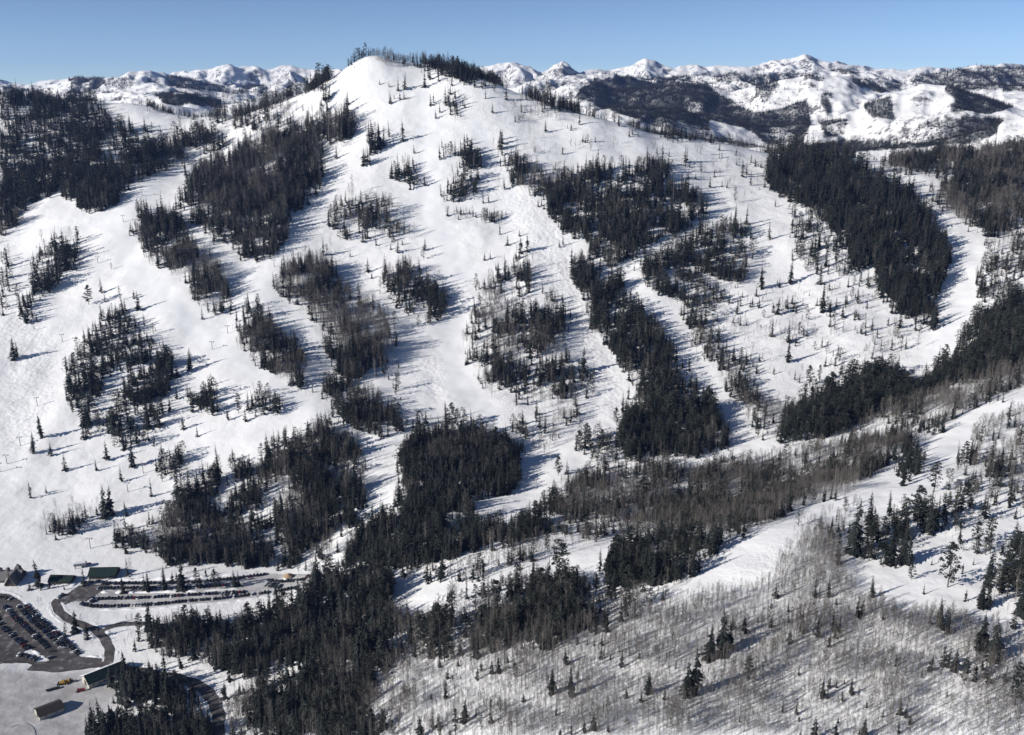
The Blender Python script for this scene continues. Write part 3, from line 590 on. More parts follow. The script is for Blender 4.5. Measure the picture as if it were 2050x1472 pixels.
 ([(300,1150),(530,1140),(540,1150),(400,1162),(300,1165)], .012,.2,.2,12,'the snow bank above the parking terraces'),
 ([(85,1165),(150,1168),(150,1182),(90,1180)], .02,.1,.2,10,'the green roofed lodge'),
 ([(20,1172),(60,1176),(60,1186),(20,1182)], .02,.3,.2,9,'the snow in front of the base lodge'),
 ([(60,1205),(110,1215),(130,1250),(200,1290),(190,1310),(120,1270),(80,1230)], .006,.6,.3,9,'the snow between lower lot and road'),
 ([(225,1265),(290,1255),(300,1290),(280,1320),(240,1310)], .012,.4,.3,13,'the snow right of the road bend'),
 ([(555,1160),(605,1160),(625,1240),(590,1250)], .010,.2,.2,17,'the bank below the parking terraces'),
]
UNDERX = [[(150,1200),(590,1180),(560,1240),(300,1240),(160,1230)]]
LONE = [  # base px, base py, height px, kind (s spruce, p pine, a aspen), area phrase
 ('the open run at the far left', [(28,722,46,'s'),(36,716,36,'s'),(83,877,50,'s'),(67,908,45,'s'),(102,913,32,'s'),(130,943,37,'s'),(193,943,28,'s'),(62,998,38,'s'),(93,988,18,'s'),(223,540,14,'p')]),
 ('the upper part of the left run', [(178,610,38,'p'),(203,587,30,'s'),(241,602,26,'p'),(268,598,18,'s'),(277,622,38,'s'),(405,640,25,'s'),(210,605,20,'s')]),
 ('the left run below the oblong wood', [(334,735,42,'s'),(380,742,45,'s'),(355,755,30,'s'),(424,772,28,'s'),(367,860,30,'s'),(395,875,25,'s'),(478,828,40,'p'),(457,842,30,'s'),(354,800,34,'s'),(340,825,35,'s'),(414,812,45,'s'),(492,845,26,'s')]),
 ('the lower left run under its woods', [(244,965,35,'s'),(303,995,40,'s'),(265,935,50,'s'),(214,922,40,'s'),(145,825,40,'s'),(178,825,44,'s'),(209,1038,66,'s'),(221,1030,58,'s'),(325,965,46,'p'),(350,965,44,'p')]),
 ('the base lodges', [(78,1174,56,'s'),(82,1182,30,'s'),(60,1182,22,'s'),(19,1166,26,'s'),(169,1172,40,'s'),(255,1154,40,'s'),(263,1152,38,'a')]),
 ('the road bend', [(150,1266,46,'s'),(165,1270,44,'a'),(174,1280,40,'s'),(278,1285,26,'s'),(271,1305,34,'s'),(252,1302,26,'a'),(258,1275,46,'a'),(267,1268,42,'a'),(83,1210,16,'a'),(78,1212,20,'a'),(281,1275,50,'p'),(298,1262,60,'s')]),
 ('the parking terraces', [(248,1188,40,'s'),(290,1184,38,'s'),(298,1186,46,'s'),(330,1182,52,'s'),(364,1182,60,'s'),(345,1166,25,'s'),(362,1150,30,'p'),(395,1180,46,'p'),(402,1178,38,'s'),(432,1180,42,'p'),(470,1176,40,'s'),(478,1174,36,'s'),(602,1240,82,'s'),(613,1250,92,'s')]),
 ('the slope under the summit', [(760,170,11,'s'),(779,175,14,'s'),(797,183,28,'s'),(810,180,32,'s'),(850,176,34,'s'),(860,160,30,'s'),(857,152,20,'s'),(878,162,20,'s'),(783,207,20,'s'),(801,200,18,'s'),(862,212,24,'s'),(868,206,20,'s'),(880,226,18,'s'),(872,238,20,'s'),(892,212,36,'s'),(900,214,40,'s'),(779,275,32,'s'),(807,283,40,'s'),(829,308,18,'s'),(758,300,46,'s'),(744,300,56,'s'),(705,250,16,'s'),(817,338,28,'s'),(812,340,32,'a')]),
 ('the upper run right of centre', [(950,175,24,'s'),(965,178,22,'s'),(972,198,18,'s'),(986,227,20,'s'),(1013,200,24,'s'),(930,285,20,'s'),(936,293,26,'s'),(922,289,12,'s'),(880,320,30,'s'),(885,296,18,'s'),(1000,300,34,'s'),(1005,312,36,'s'),(1092,265,24,'s'),(1054,200,16,'s'),(1160,250,30,'s')]),
 ('the middle run right of centre', [(967,408,22,'s'),(978,406,16,'s'),(970,447,30,'p'),(1001,470,24,'s'),(1016,492,22,'s'),(1040,474,16,'s'),(1042,508,34,'s'),(1055,505,36,'s'),(970,522,18,'s'),(981,520,18,'s'),(993,542,16,'s'),(1010,380,22,'s'),(1127,492,26,'s'),(1120,496,16,'s'),(1168,745,50,'s'),(1034,811,40,'s'),(1046,850,30,'s'),(1073,838,24,'s'),(1168,602,26,'s'),(1150,570,34,'s'),(1184,600,22,'s')]),
 ('the left part of the centre run', [(736,545,28,'s'),(796,507,28,'s'),(848,520,26,'p'),(850,502,26,'s'),(772,552,34,'s'),(782,500,14,'s'),(701,515,16,'s'),(893,840,40,'s'),(905,855,48,'p'),(916,858,40,'p')]),
 ('the bottom of the centre run', [(1118,952,40,'p'),(1135,950,34,'s'),(1160,905,44,'p'),(1185,925,40,'p'),(1175,885,38,'p'),(1205,895,36,'p'),(1246,825,38,'s'),(1258,800,30,'s'),(1234,850,34,'p')]),
 ('the sunny slope on the right', [(1524,579,46,'s'),(1582,569,46,'s'),(1642,570,38,'s'),(1660,582,20,'s'),(1645,627,60,'s'),(1519,617,25,'s'),(1475,630,36,'s'),(1557,630,36,'s'),(1545,675,36,'s'),(1579,685,40,'s'),(1577,726,46,'s'),(1671,661,26,'s'),(1756,670,14,'s'),(1785,702,26,'s'),(1804,702,30,'p'),(1813,700,28,'s'),(1672,733,28,'s'),(1707,757,40,'s'),(1746,719,22,'s'),(1662,785,24,'s'),(1620,772,40,'p'),(1640,765,34,'p'),(1698,575,24,'s'),(1837,700,34,'a')]),
 ('the upper right slope', [(1403,345,26,'s'),(1486,355,38,'s'),(1494,350,24,'s'),(1503,372,30,'s'),(1471,406,30,'p'),(1470,464,52,'s'),(1540,481,38,'s'),(1494,450,40,'s'),(1445,316,12,'s'),(1440,318,14,'s'),(1421,376,20,'s'),(1400,470,42,'s'),(1407,468,36,'s'),(1552,415,18,'s'),(1865,375,14,'s')]),
 ('the lower right trail', [(1517,876,38,'p'),(1536,872,30,'p'),(1837,937,46,'s'),(1808,973,46,'s'),(1760,920,28,'s'),(1777,930,24,'s'),(1770,930,16,'s'),(1870,985,60,'p'),(1917,692,10,'p'),(1798,955,34,'s')]),
 ('the snowy shelf at lower right', [(1643,1060,38,'s'),(1662,1078,46,'s'),(1688,1060,30,'s'),(1708,1108,112,'s'),(1741,1071,88,'s'),(1780,1033,52,'s'),(1835,1060,90,'p'),(1862,1070,90,'s'),(1897,1176,95,'p'),(1824,1161,34,'p'),(1865,1132,15,'s'),(1926,1149,25,'s'),(1849,1190,24,'s'),(1746,1197,46,'s'),(1932,1204,28,'s'),(1985,1146,40,'p'),(1948,1132,18,'s'),(1964,1217,58,'s'),(1975,1217,60,'s'),(2016,1194,90,'p'),(2036,1190,76,'p'),(1806,1130,80,'s'),(1818,1132,70,'s'),(1780,1132,78,'s'),(1793,1138,30,'s'),(1980,1094,60,'p'),(1955,1090,48,'p'),(2040,1102,40,'p')]),
 ('the hillside of bare aspens', [(1965,1300,80,'s'),(1987,1323,86,'s'),(1910,1344,46,'s'),(1930,1371,58,'p'),(2032,1412,90,'p'),(1423,1323,74,'s'),(1445,1313,94,'s'),(1461,1297,60,'s'),(1373,1398,88,'s'),(1389,1392,104,'s'),(1498,1368,58,'p'),(1645,1399,50,'s'),(1656,1399,18,'s'),(1674,1378,20,'s'),(1690,1370,16,'s'),(1706,1370,18,'s'),(1730,1478,44,'s'),(1895,1395,20,'s'),(932,1447,50,'s'),(842,1478,52,'s'),(912,1472,58,'p'),(881,1480,38,'s'),(785,1475,36,'p'),(997,1348,38,'s'),(985,1351,34,'s'),(956,1361,30,'s'),(1031,1358,34,'p'),(1144,1395,70,'s'),(1103,1392,60,'s'),(1297,1392,54,'s'),(1253,1399,28,'s'),(1113,1433,24,'s'),(953,1433,22,'s'),(1240,1306,18,'s'),(1280,1320,26,'s'),(1480,1447,20,'s'),(1415,1450,18,'s'),(1122,1486,26,'p'),(1720,1470,14,'s')]),
 ('the snow in front of the lower forest', [(1120,1184,106,'p'),(1130,1190,60,'p'),(1096,1105,42,'p'),(1041,1122,44,'s'),(1171,1197,44,'p'),(1192,1190,44,'p'),(1215,1177,60,'p'),(1228,1172,54,'p'),(1060,1118,28,'s'),(1062,1200,54,'p'),(1022,1205,50,'s'),(1085,1200,48,'p'),(952,1220,54,'p'),(990,1215,58,'p')]),
]

def candidates(n, x0, x1, y0, y1, st):
    gx_ = np.arange(x0, x1, st); gy_ = np.arange(y0, y1, st)
    X, Y = np.meshgrid(gx_, gy_); X = X + rs.uniform(-.48, .48, X.shape) * st; Y = Y + rs.uniform(-.48, .48, Y.shape) * st
    return X.ravel(), Y.ravel()
ST = 2.5
X, Y = candidates(0, -1300, 1300, 400, 2260, ST)
keep = np.abs(X) < Y * .60 + 30; X = X[keep]; Y = Y[keep]
ZZ = zat(X, Y); PX, PY = project(X, Y, ZZ)
ok = (PX > -60) & (PX < 2110) & (PY > 60) & (PY < 1500); X, Y, ZZ, PX, PY = X[ok], Y[ok], ZZ[ok], PX[ok], PY[ok]
pxm = F0 / (Y * CP - ZZ * SP)           # photo pixels per metre
HS = np.interp(Y, [700, 1150, 2000], [1.0, 1.25, 1.65])
prob = np.zeros(X.shape); typ = np.zeros(X.shape, int); hm = np.zeros(X.shape); reg = np.full(X.shape, -1)
gapn = fbm(X, Y, 24, 61, 3); stand = fbm(X, Y, 34, 65, 2); r1 = rs.rand(len(X)); r2 = rs.rand(len(X)); jit = rs.normal(0, 1, len(X))
PXj = PX + 8 * fbm(X, Y, 26, 41, 3) + rs.normal(0, 3.5, len(X)); PYj = PY + 5 * fbm(X, Y, 26, 45, 3) + rs.normal(0, 2.5, len(X))
for k, (poly, dens, fa, fp, h, ph) in enumerate(WOODS):
    dens *= 1.12 if dens > .015 else 1.0; fa = fa * 1.5 if .28 < fa < .5 else fa
    hp = h * HS * pxm * .82
    inside = inpoly(PXj, PYj - 1, poly) & inpoly(PXj, PYj - np.minimum(hp * .5, 26), poly)
    p = dens * ST * ST / HS ** 1.25 * (np.clip(.9 + 2.4 * gapn, 0, 4) if dens < .018 else np.clip(1 + 1.0 * gapn, .08, 2.0) if dens < .09 else np.clip(1.05 + (.95 if fa < .9 else .38) * gapn, .12, 1.7))
    new = inside & (p > prob)
    prob[new] = p[new]; hm[new] = h; reg[new] = k
    asp = (np.clip(fa + stand * 1.3 * fa * (1 - fa) * 2, 0, 1) > r2)
    pin = rs.rand(len(X)) < fp + .12
    typ = np.where(new, np.where(asp, 2, np.where(pin, 1, 0)), typ)
sat = np.zeros(len(X)); sat_h = np.zeros(len(X)); sat_k = np.full(len(X), -1)
for k, (poly, dens, fa, fp, h, ph) in enumerate(WOODS):
    if dens < .045 or fa > .9: continue
    cx = sum(p[0] for p in poly) / len(poly); cy = sum(p[1] for p in poly) / len(poly)
    ww = max(p[0] for p in poly) - min(p[0] for p in poly); e = 1 + min(.22, 32 / ww)
    q = inpoly(cx + (PXj - cx) / e, cy + (PYj - 4 - cy) / e, poly); v = dens * .09 * ST * ST * np.clip(1 + 2.2 * fbm(X, Y, 30, 301, 2), 0, 3)
    n_ = q & (v > sat); sat[n_] = v[n_]; sat_h[n_] = h; sat_k[n_] = k
gro = np.zeros(len(X), bool)
RUNS = [[(345,430),(400,480),(480,525),(560,530),(640,420),(700,300),(740,300),(660,440),(620,500),(720,560),(800,650),(840,760),(800,760),(790,620),(690,540),(560,540),(540,580),(640,700),(655,740),(610,700),(500,590),(450,530),(370,440)],
        [(700,870),(800,860),(790,1000),(720,1080),(740,960)], [(1060,900),(1240,740),(1180,600),(1230,700),(1250,800),(1150,900)]]
for p in GROOM + RUNS: gro |= inpoly(PX, PY, p)
n_ = (prob <= 0) & ~gro & (sat > 0); prob[n_] = sat[n_]; hm[n_] = sat_h[n_] * .8; reg[n_] = sat_k[n_]; typ[n_] = np.where(rs.rand(n_.sum()) < .3, 2, np.where(rs.rand(n_.sum()) < .25, 1, 0))
sel = r1 < prob
hm = hm * HS * np.clip(1 + .38 * fbm(X, Y, 17, 51, 2), .6, 1.5)
X, Y, ZZ, PX, PY, typ, hm, reg, jit, pxm = [a[sel] for a in (X, Y, ZZ, PX, PY, typ, hm, reg, jit, pxm)]
HH = hm * np.clip(.97 + .25 * jit, .42, 1.55); HH = np.where(typ == 2, HH * .92, HH); HH = np.where(typ == 1, HH * .88, HH)
small = rs.rand(len(X)) < .25; jj = rs.rand(len(X)); HH = np.where(small & (typ < 2), HH * rs.uniform(.3, .7, len(X)), HH)
# keep trunks off the roads, lots and houses (filled in below)
ROADS = {
 'lower_parking_lot': [(-90,1170),(0,1186),(22,1190),(45,1203),(62,1225),(100,1260),(140,1292),(162,1314),(206,1318),(206,1330),(150,1340),(100,1347),(55,1330),(30,1328),(0,1330),(-90,1322)],
 'upper_parking_lot': [(118,1200),(138,1186),(158,1171),(200,1163),(300,1163),(400,1160),(480,1153),(535,1146),(560,1150),(645,1148),(645,1160),(605,1170),(590,1182),(520,1194),(430,1205),(330,1214),(250,1217),(190,1219),(160,1208),(150,1204),(128,1210)],
}
ISLANDS = [[(192,1190),(200,1181),(300,1182),(400,1180),(480,1174),(500,1179),(440,1187),(300,1193),(200,1195)], [(540,1160),(562,1156),(612,1157),(612,1161),(562,1163)]]
ROADLINES = [  # centre line in photo pixels, width in metres
 ('access_road', [(214,1330),(219,1312),(217,1295),(207,1277),(192,1263),(172,1254),(150,1246),(130,1235),(117,1222),(112,1209),(118,1198),(134,1192)], 7.5),
 ('access_road', [(196,1266),(222,1255),(250,1250),(275,1249),(300,1250)], 6),
 ('main_road', [(60,1336),(120,1340),(190,1332),(240,1338),(290,1345),(330,1352),(370,1362),(405,1378),(428,1405),(437,1440),(434,1500)], 9),
 ('service_track', [(20,1455),(40,1448),(58,1456),(66,1472),(62,1490)], 3.5),
]
def near_line(px, py, line, d):
    out = np.zeros(px.shape, bool)
    for (a, b), (c, e) in zip(line[:-1], line[1:]):
        vx, vy = c - a, e - b; t = np.clip(((px - a) * vx + (py - b) * vy) / (vx * vx + vy * vy), 0, 1)
        out |= np.hypot(px - a - t * vx, py - b - t * vy) < d
    return out
bad = np.zeros(X.shape, bool)
for p in ROADS.values():
    b_ = inpoly(PX, PY, p)
    for q in ISLANDS: b_ &= ~inpoly(PX, PY, q)
    bad |= b_
for nm, ln, w in ROADLINES: bad |= near_line(PX, PY, ln, w * .5 * 2.5 + 2)
TRAILS = [[(1770,345),(1830,362),(1880,430),(1965,485),(1955,560),(1938,620),(1910,690),(1850,740),(1872,665),(1902,570),(1908,480),(1850,400)], [(2060,795),(1960,825),(1905,858),(1862,885),(1850,930),(1872,950),(1950,872),(2060,812)],
          [(350,430),(400,485),(470,525),(540,532),(600,470),(640,400),(655,420),(615,500),(560,535),(545,580),(600,625),(640,690),(650,735),(615,700),(550,630),(480,590),(462,560),(410,495),(365,440)], [(1040,905),(1075,935),(1100,1000),(1010,1040),(950,1005),(1040,985)]]
for p in TRAILS: bad |= inpoly(PX, PY, p)
X, Y, ZZ, PX, PY, typ, HH, reg, pxm = [a[~bad] for a in (X, Y, ZZ, PX, PY, typ, HH, reg, pxm)]
# shown size on the photo; trees hidden by a crest in front do not count
def hidden(x, y, z, h):
    t = np.linspace(.55, .995, 70)[:, None]; tx = x * t; ty = y * t; tz = (z + h * .9) * t
    return (zat(tx, ty) > tz + .3).any(0)
hid = hidden(X, Y, ZZ, HH)
shown = np.where(hid | (PX < 2) | (PX > 2048) | (PY - HH * pxm * .6 > 1472), 0, HH * pxm * .85)
SH = {0: 'spruce', 1: 'pine', 2: 'aspen'}
NM = {0: 'spruce', 1: 'bushy pine', 2: 'bare aspen'}
ORD = ['leftmost', 'second from left', 'third from left', 'fourth from left', 'fifth from left', 'sixth from left', 'seventh from left', 'eighth from left', 'ninth from left', 'tenth from left']
LP = []                                   # lone trees: x y z h kind shown label group
for area, lst in LONE:
    xs_, ys_, zs_ = ground([l[0] for l in lst], [l[1] for l in lst]); kinds = {}
    for l, x, y, z in zip(lst, xs_, ys_, zs_):
        h = l[2] / (F0 / (y * CP - z * SP)) / .93
        size = 'tall' if l[2] >= 48 else ('small' if l[2] < 26 else 'medium')
        kinds.setdefault(({'s': 0, 'p': 1, 'a': 2}[l[3]], size), []).append((l, float(x), float(y), float(z), float(h)))
    for (kd, size), items in kinds.items():
        items.sort(key=lambda t: t[0][0]); n = len(items)
        for q, (l, x, y, z, h) in enumerate(items):
            pos = '' if n == 1 else (', ' + (ORD[q] if q < (n + 1) // 2 else ORD[n - 1 - q].replace('left', 'right')))
            LP.append((x, y, z, h, kd, l[2] * 1.3, 'lone %s %s on %s%s' % (size, NM[kd], area, pos), 'lone trees on ' + area))
limit = {}
for kd in (0, 1, 2):
    allv = np.concatenate([shown[typ == kd], [p[5] for p in LP if p[4] == kd]])
    allv = np.sort(allv)[::-1]; limit[kd] = allv[min(299, len(allv) - 1)]
indiv = np.zeros(len(X), bool)
for kd in (0, 1, 2): indiv |= (typ == kd) & (shown > limit[kd]) & (shown > 0)
SIZES = (('', 'tall ', 'small '))
for k in np.where(indiv)[0]:
    kd = int(typ[k]); h = float(HH[k]); ph = WOODS[reg[k]][5]
    w = h * rnd.uniform(.85, 1.4)
    o = make_tree(SH[kd], rnd.randrange(4 if kd == 0 else 3), (float(X[k]), float(Y[k]), float(ZZ[k]) - .15), h, w, rnd.uniform(0, 6.28))
    a = SIZES[1 if h > 19 else (2 if h < 11 else 0)] + NM[kd]
    tag(o, '%s in %s' % (a, ph), SH[kd] + ' tree', '%ss in %s' % (a, ph))
xl = []
for (x, y, z, h, kd, shn, lab, grp) in LP:
    if shn > limit[kd]:
        o = make_tree(SH[kd], rnd.randrange(4 if kd == 0 else 3), (x, y, z - .15), h, h * (1.25 if kd == 0 else 1.0) * rnd.uniform(.9, 1.15), rnd.uniform(0, 6.28))
        tag(o, lab, SH[kd] + ' tree', grp)
    else: xl.append((x, y, z, h, kd))
if xl:
    xl = np.array(xl); X = np.append(X, xl[:, 0]); Y = np.append(Y, xl[:, 1]); ZZ = np.append(ZZ, xl[:, 2]); HH = np.append(HH, xl[:, 3])
    typ = np.append(typ, xl[:, 4].astype(int)); indiv = np.append(indiv, np.zeros(len(xl), bool))

# ------------------------------------------------------------------ the rest of the woods: points that carry tree copies
def scatter(name, x, y, z, h, w, variants, label, cat):
    me = bpy.data.meshes.new(name); n = len(x)
    me.vertices.add(n); me.vertices.foreach_set('co', np.stack([x, y, z], 1).reshape(-1).astype(np.float32))
    a = me.attributes.new('scl', 'FLOAT_VECTOR', 'POINT'); a.data.foreach_set('vector', np.stack([w, w, h], 1).reshape(-1).astype(np.float32))
    a = me.attributes.new('rz', 'FLOAT', 'POINT'); a.data.foreach_set('value', rs.uniform(0, 6.28, n).astype(np.float32))
    a = me.attributes.new('var', 'INT', 'POINT'); a.data.foreach_set('value', variants[1].astype(np.int32))
    me.update()
    o = bpy.data.objects.new(name, me); COL.objects.link(o); tag(o, label, cat, kind='stuff')
    ng = bpy.data.node_groups.new(name + '_nodes', 'GeometryNodeTree')
    ng.interface.new_socket('Geometry', in_out='INPUT', socket_type='NodeSocketGeometry')
    ng.interface.new_socket('Geometry', in_out='OUTPUT', socket_type='NodeSocketGeometry')
    N = ng.nodes; L = ng.links; gi = N.new('NodeGroupInput'); go = N.new('NodeGroupOutput')
    g2i = N.new('GeometryNodeGeometryToInstance')
    for v in reversed(variants[0]):
        oi = N.new('GeometryNodeObjectInfo'); oi.inputs['Object'].default_value = v; oi.inputs['As Instance'].default_value = True
        L.new(oi.outputs['Geometry'], g2i.inputs[0])
    def at(nm, t):
        q = N.new('GeometryNodeInputNamedAttribute'); q.data_type = t; q.inputs['Name'].default_value = nm; return q.outputs['Attribute']
    iop = N.new('GeometryNodeInstanceOnPoints'); iop.inputs['Pick Instance'].default_value = True
    m2p = N.new('GeometryNodeMeshToPoints')
    L.new(gi.outputs[0], m2p.inputs['Mesh']); L.new(m2p.outputs[0], iop.inputs['Points']); L.new(g2i.outputs[0], iop.inputs['Instance'])
    L.new(at('var', 'INT'), iop.inputs['Instance Index']); L.new(at('scl', 'FLOAT_VECTOR'), iop.inputs['Scale'])
    cx = N.new('ShaderNodeCombineXYZ'); L.new(at('rz', 'FLOAT'), cx.inputs['Z']); L.new(cx.outputs[0], iop.inputs['Rotation'])
    L.new(iop.outputs[0], go.inputs[0])
    md = o.modifiers.new('trees', 'NODES'); md.node_group = ng
    return o
def joined(name, crown, trk, mats):
    b = MB(); b.add(crown.v, crown.f, 0); b.add(trk.v, trk.f, 1)
    return b.build(name, mats, link=False)
cv = [joined('spruce_model', spruce_crown(500 + i, 17, 9, wid=[.12, .14, .105, .15, .13][i], fine=False), trunk(.011, .9, 4, i), [M['spruce'], M['bark']]) for i in range(5)]
cv += [joined('pine_model', pine_crown(600 + i, 44, 9, wid=[.19, .165, .22][i]), trunk(.014, .9, 4, i, .02), [M['pine'], M['bark']]) for i in range(3)]
rest = ~indiv & (typ < 2)
var = np.where(typ[rest] == 0, rs.randint(0, 5, rest.sum()), 5 + rs.randint(0, 3, rest.sum()))
scatter('conifer_forest', X[rest], Y[rest], ZZ[rest] - .2, HH[rest], HH[rest] * rs.uniform(.9, 1.75, rest.sum()), (cv, var), 'dark spruces and pines filling the woods on the ski mountain', 'conifer forest')
av = [joined('aspen_model', aspen_crown(700 + i, 30, 8, 1.25), trunk(.0068, .97, 3, i, .025), [M['twig'], M['aspen']]) for i in range(6)]
rest = ~indiv & (typ == 2)
scatter('aspen_wood', X[rest], Y[rest], ZZ[rest] - .2, HH[rest], HH[rest] * rs.uniform(.9, 1.25, rest.sum()), (av, rs.randint(0, 6, rest.sum())), 'bare grey aspens standing in drifts between the conifers', 'aspen wood')
print('TREES', len(X), 'conifers', (typ < 2).sum(), 'aspens', (typ == 2).sum(), 'indiv', indiv.sum())

# woods on the far hills
Yf = 2500 + (rs.rand(900000) ** .75) * 5200; Uf = rs.uniform(-.60, .60, 900000); Xf = Uf * Yf
Zf = zfar(Xf, Yf); pxf, pyf = project(Xf, Yf, Zf)
jx = pxf + 9 * fbm(Xf, Yf, 150, 81, 4); jy = pyf + 5 * fbm(Xf, Yf, 150, 85, 4)
pr = .022 * np.clip(fbm(Xf, Yf, 420, 95, 4) * 2.2 + .35, 0, 3) ** 1.5
auto = fbm(Xf, Yf, 650, 201, 3) + .45 * fbm(Xf, Yf, 110, 205, 3)
pr = np.where((auto > .68) & (pyf > 150) & (pxf > 960), .6, pr); brk = np.clip(1.3 + .9 * fbm(Xf, Yf, 120, 211, 4), .05, 1)
for p, d in FARWOOD: pr = np.where(inpoly(jx, jy, p), np.maximum(pr, d * .85 * brk), pr)
k = (rs.rand(len(Xf)) < pr) & ((pxf < 640) | (pxf > 960)) & (pyf > 100) & (pyf < 330)
Xf, Yf, Zf = Xf[k], Yf[k], Zf[k]; hf = rs.uniform(9, 17, len(Xf)) * (1 + (Yf - 2500) / 9000)
fv = [joined('far_conifer_model', spruce_crown(800 + i, 8, 5, wid=.20, fine=False), trunk(.015, .8, 3, i), [M['spruce'], M['bark']]) for i in range(3)]
scatter('distant_forest', Xf, Yf, Zf - .5, hf, hf * 1.5, (fv, rs.randint(0, 3, len(Xf))), 'dark evergreen forest patches on the far snowy hills', 'far forest')
print('FAR', len(Xf))


# ------------------------------------------------------------------ roads and parking lots draped on the graded snow
def patch(name, test, pxbox, cell, off, m, kind='structure'):
    xa, ya, za = ground([pxbox[0], pxbox[2], pxbox[0], pxbox[2]], [pxbox[1], pxbox[1], pxbox[3], pxbox[3]])
    xs_ = np.arange(xa.min() - 4, xa.max() + 4, cell); ys_ = np.arange(ya.min() - 4, ya.max() + 4, cell)
    A, B = np.meshgrid(xs_, ys_); Cz = zat(A, B) + off
    a, b = project(A, B, Cz)
    inn = test(a + 1.3 * vnoise(A, B, 5, 3), b + 1.0 * vnoise(A, B, 5, 4)); h, w = A.shape
    q = inn[:-1, :-1] & inn[1:, 1:] & inn[:-1, 1:] & inn[1:, :-1]
    i = np.arange(h * w).reshape(h, w)
    F = np.stack([i[:-1, :-1], i[:-1, 1:], i[1:, 1:], i[1:, :-1]], -1)[q]
    used = np.unique(F); rm = np.full(h * w, -1); rm[used] = np.arange(len(used))
    V = np.stack([A, B, Cz], -1).reshape(-1, 3)[used]
    o = mk(name, V.tolist(), rm[F].tolist(), m, smooth=True); tag(o, kind=kind); return o
def tpoly(poly, holes=()):
    def f(a, b):
        r = inpoly(a, b, poly)
        for q in holes: r &= ~inpoly(a, b, q)
        return r
    return f
def bbox(pts, m=4): return (min(p[0] for p in pts) - m, min(p[1] for p in pts) - m, max(p[0] for p in pts) + m, max(p[1] for p in pts) + m)
patch('lower_parking_lot', tpoly(ROADS['lower_parking_lot'] , [[(98,1322),(70,1308),(60,1300),(48,1306),(72,1324)]]), bbox(ROADS['lower_parking_lot'], 10), 1.0, .14, M['asphalt'])
patch('upper_parking_lot', tpoly(ROADS['upper_parking_lot'], ISLANDS), bbox(ROADS['upper_parking_lot'], 6), 1.0, .14, M['roadsnow'])
ent = [(118,1203),(136,1187),(158,1172),(225,1169),(215,1178),(192,1190),(186,1206),(150,1203),(128,1212)]
patch('parking_entrance', tpoly(ent), bbox(ent), 1.0, .18, M['asphalt'])
def ribbon(name, line, width, m, off):
    xs_, ys_, zs_ = ground([p[0] for p in line], [p[1] for p in line])
    P = [Vector((x, y)) for x, y in zip(xs_, ys_)]; Q = []
    for i in range(len(P) - 1):
        p0 = P[max(i - 1, 0)]; p1 = P[i]; p2 = P[i + 1]; p3 = P[min(i + 2, len(P) - 1)]; n = max(2, int((p2 - p1).length / 2))
        for k in range(n):
            t = k / n
            Q.append(.5 * ((2 * p1) + (p2 - p0) * t + (2 * p0 - 5 * p1 + 4 * p2 - p3) * t * t + (3 * p1 - p0 - 3 * p2 + p3) * t ** 3))
    Q.append(P[-1]); V = []; Fc = []; K = 6
    for i, p in enumerate(Q):
        d = (Q[min(i + 1, len(Q) - 1)] - Q[max(i - 1, 0)]).normalized(); nn = Vector((-d.y, d.x))
        for k in range(K + 1):
            e = nn * width * (k / K - .5) * (1 + .10 * math.sin(i * .7 + (k > 3) * 2)); q = p + e; V.append((q.x, q.y, float(zat(q.x, q.y)) + off))
    for i in range(len(Q) - 1):
        for k in range(K): a = i * (K + 1) + k; Fc.append((a, a + 1, a + K + 2, a + K + 1))
    o = mk(name, V, Fc, m, smooth=True); tag(o, kind='structure')
    return Q
banks = []
for i, (nm, ln, w) in enumerate(ROADLINES):
    Q = ribbon(nm, ln, w, M['asphalt'] if i != 3 else M['roadsnow'], .20 + i * .03); banks.append((Q, w))
# ploughed snow banks beside the roads and along the lots
def bank(Q, side, h, wd, name='ploughed_snow_bank'):
    V = []; Fc = []; K = 6
    for i, p in enumerate(Q):
        d = (Q[min(i + 1, len(Q) - 1)] - Q[max(i - 1, 0)]).normalized(); nn = Vector((-d.y, d.x))
        hh = h * (.55 + .7 * float(vnoise(p.x, p.y, 5, 7))) * min(1, i / 3, (len(Q) - 1 - i) / 3)
        for k in range(K + 1):
            t = k / K; q = p + nn * (side + (t - .5) * wd); V.append((q.x, q.y, float(zat(q.x, q.y)) - .25 + max(hh, 0) * math.sin(math.pi * t) ** 1.1 + .38 * float(vnoise(q.x, q.y, 1.9, 8)) * math.sin(math.pi * t)))
    for i in range(len(Q) - 1):
        for k in range(K): a = i * (K + 1) + k; Fc.append((a, a + 1, a + K + 2, a + K + 1))
    tag(mk(name, V, Fc, M['snowpile'], smooth=True), kind='structure')
def dens(pts, st=2.0):
    xs_, ys_, _ = ground([p[0] for p in pts], [p[1] for p in pts]); P = [Vector((x, y)) for x, y in zip(xs_, ys_)]; Q = []
    for a, b in zip(P[:-1], P[1:]):
        n = max(1, int((b - a).length / st)); Q += [a + (b - a) * k / n for k in range(n)]
    return Q + [P[-1]]
bank(banks[0][0], 6.0, .7, 5.0); bank(banks[0][0][:-6], -6.0, .7, 5.0)
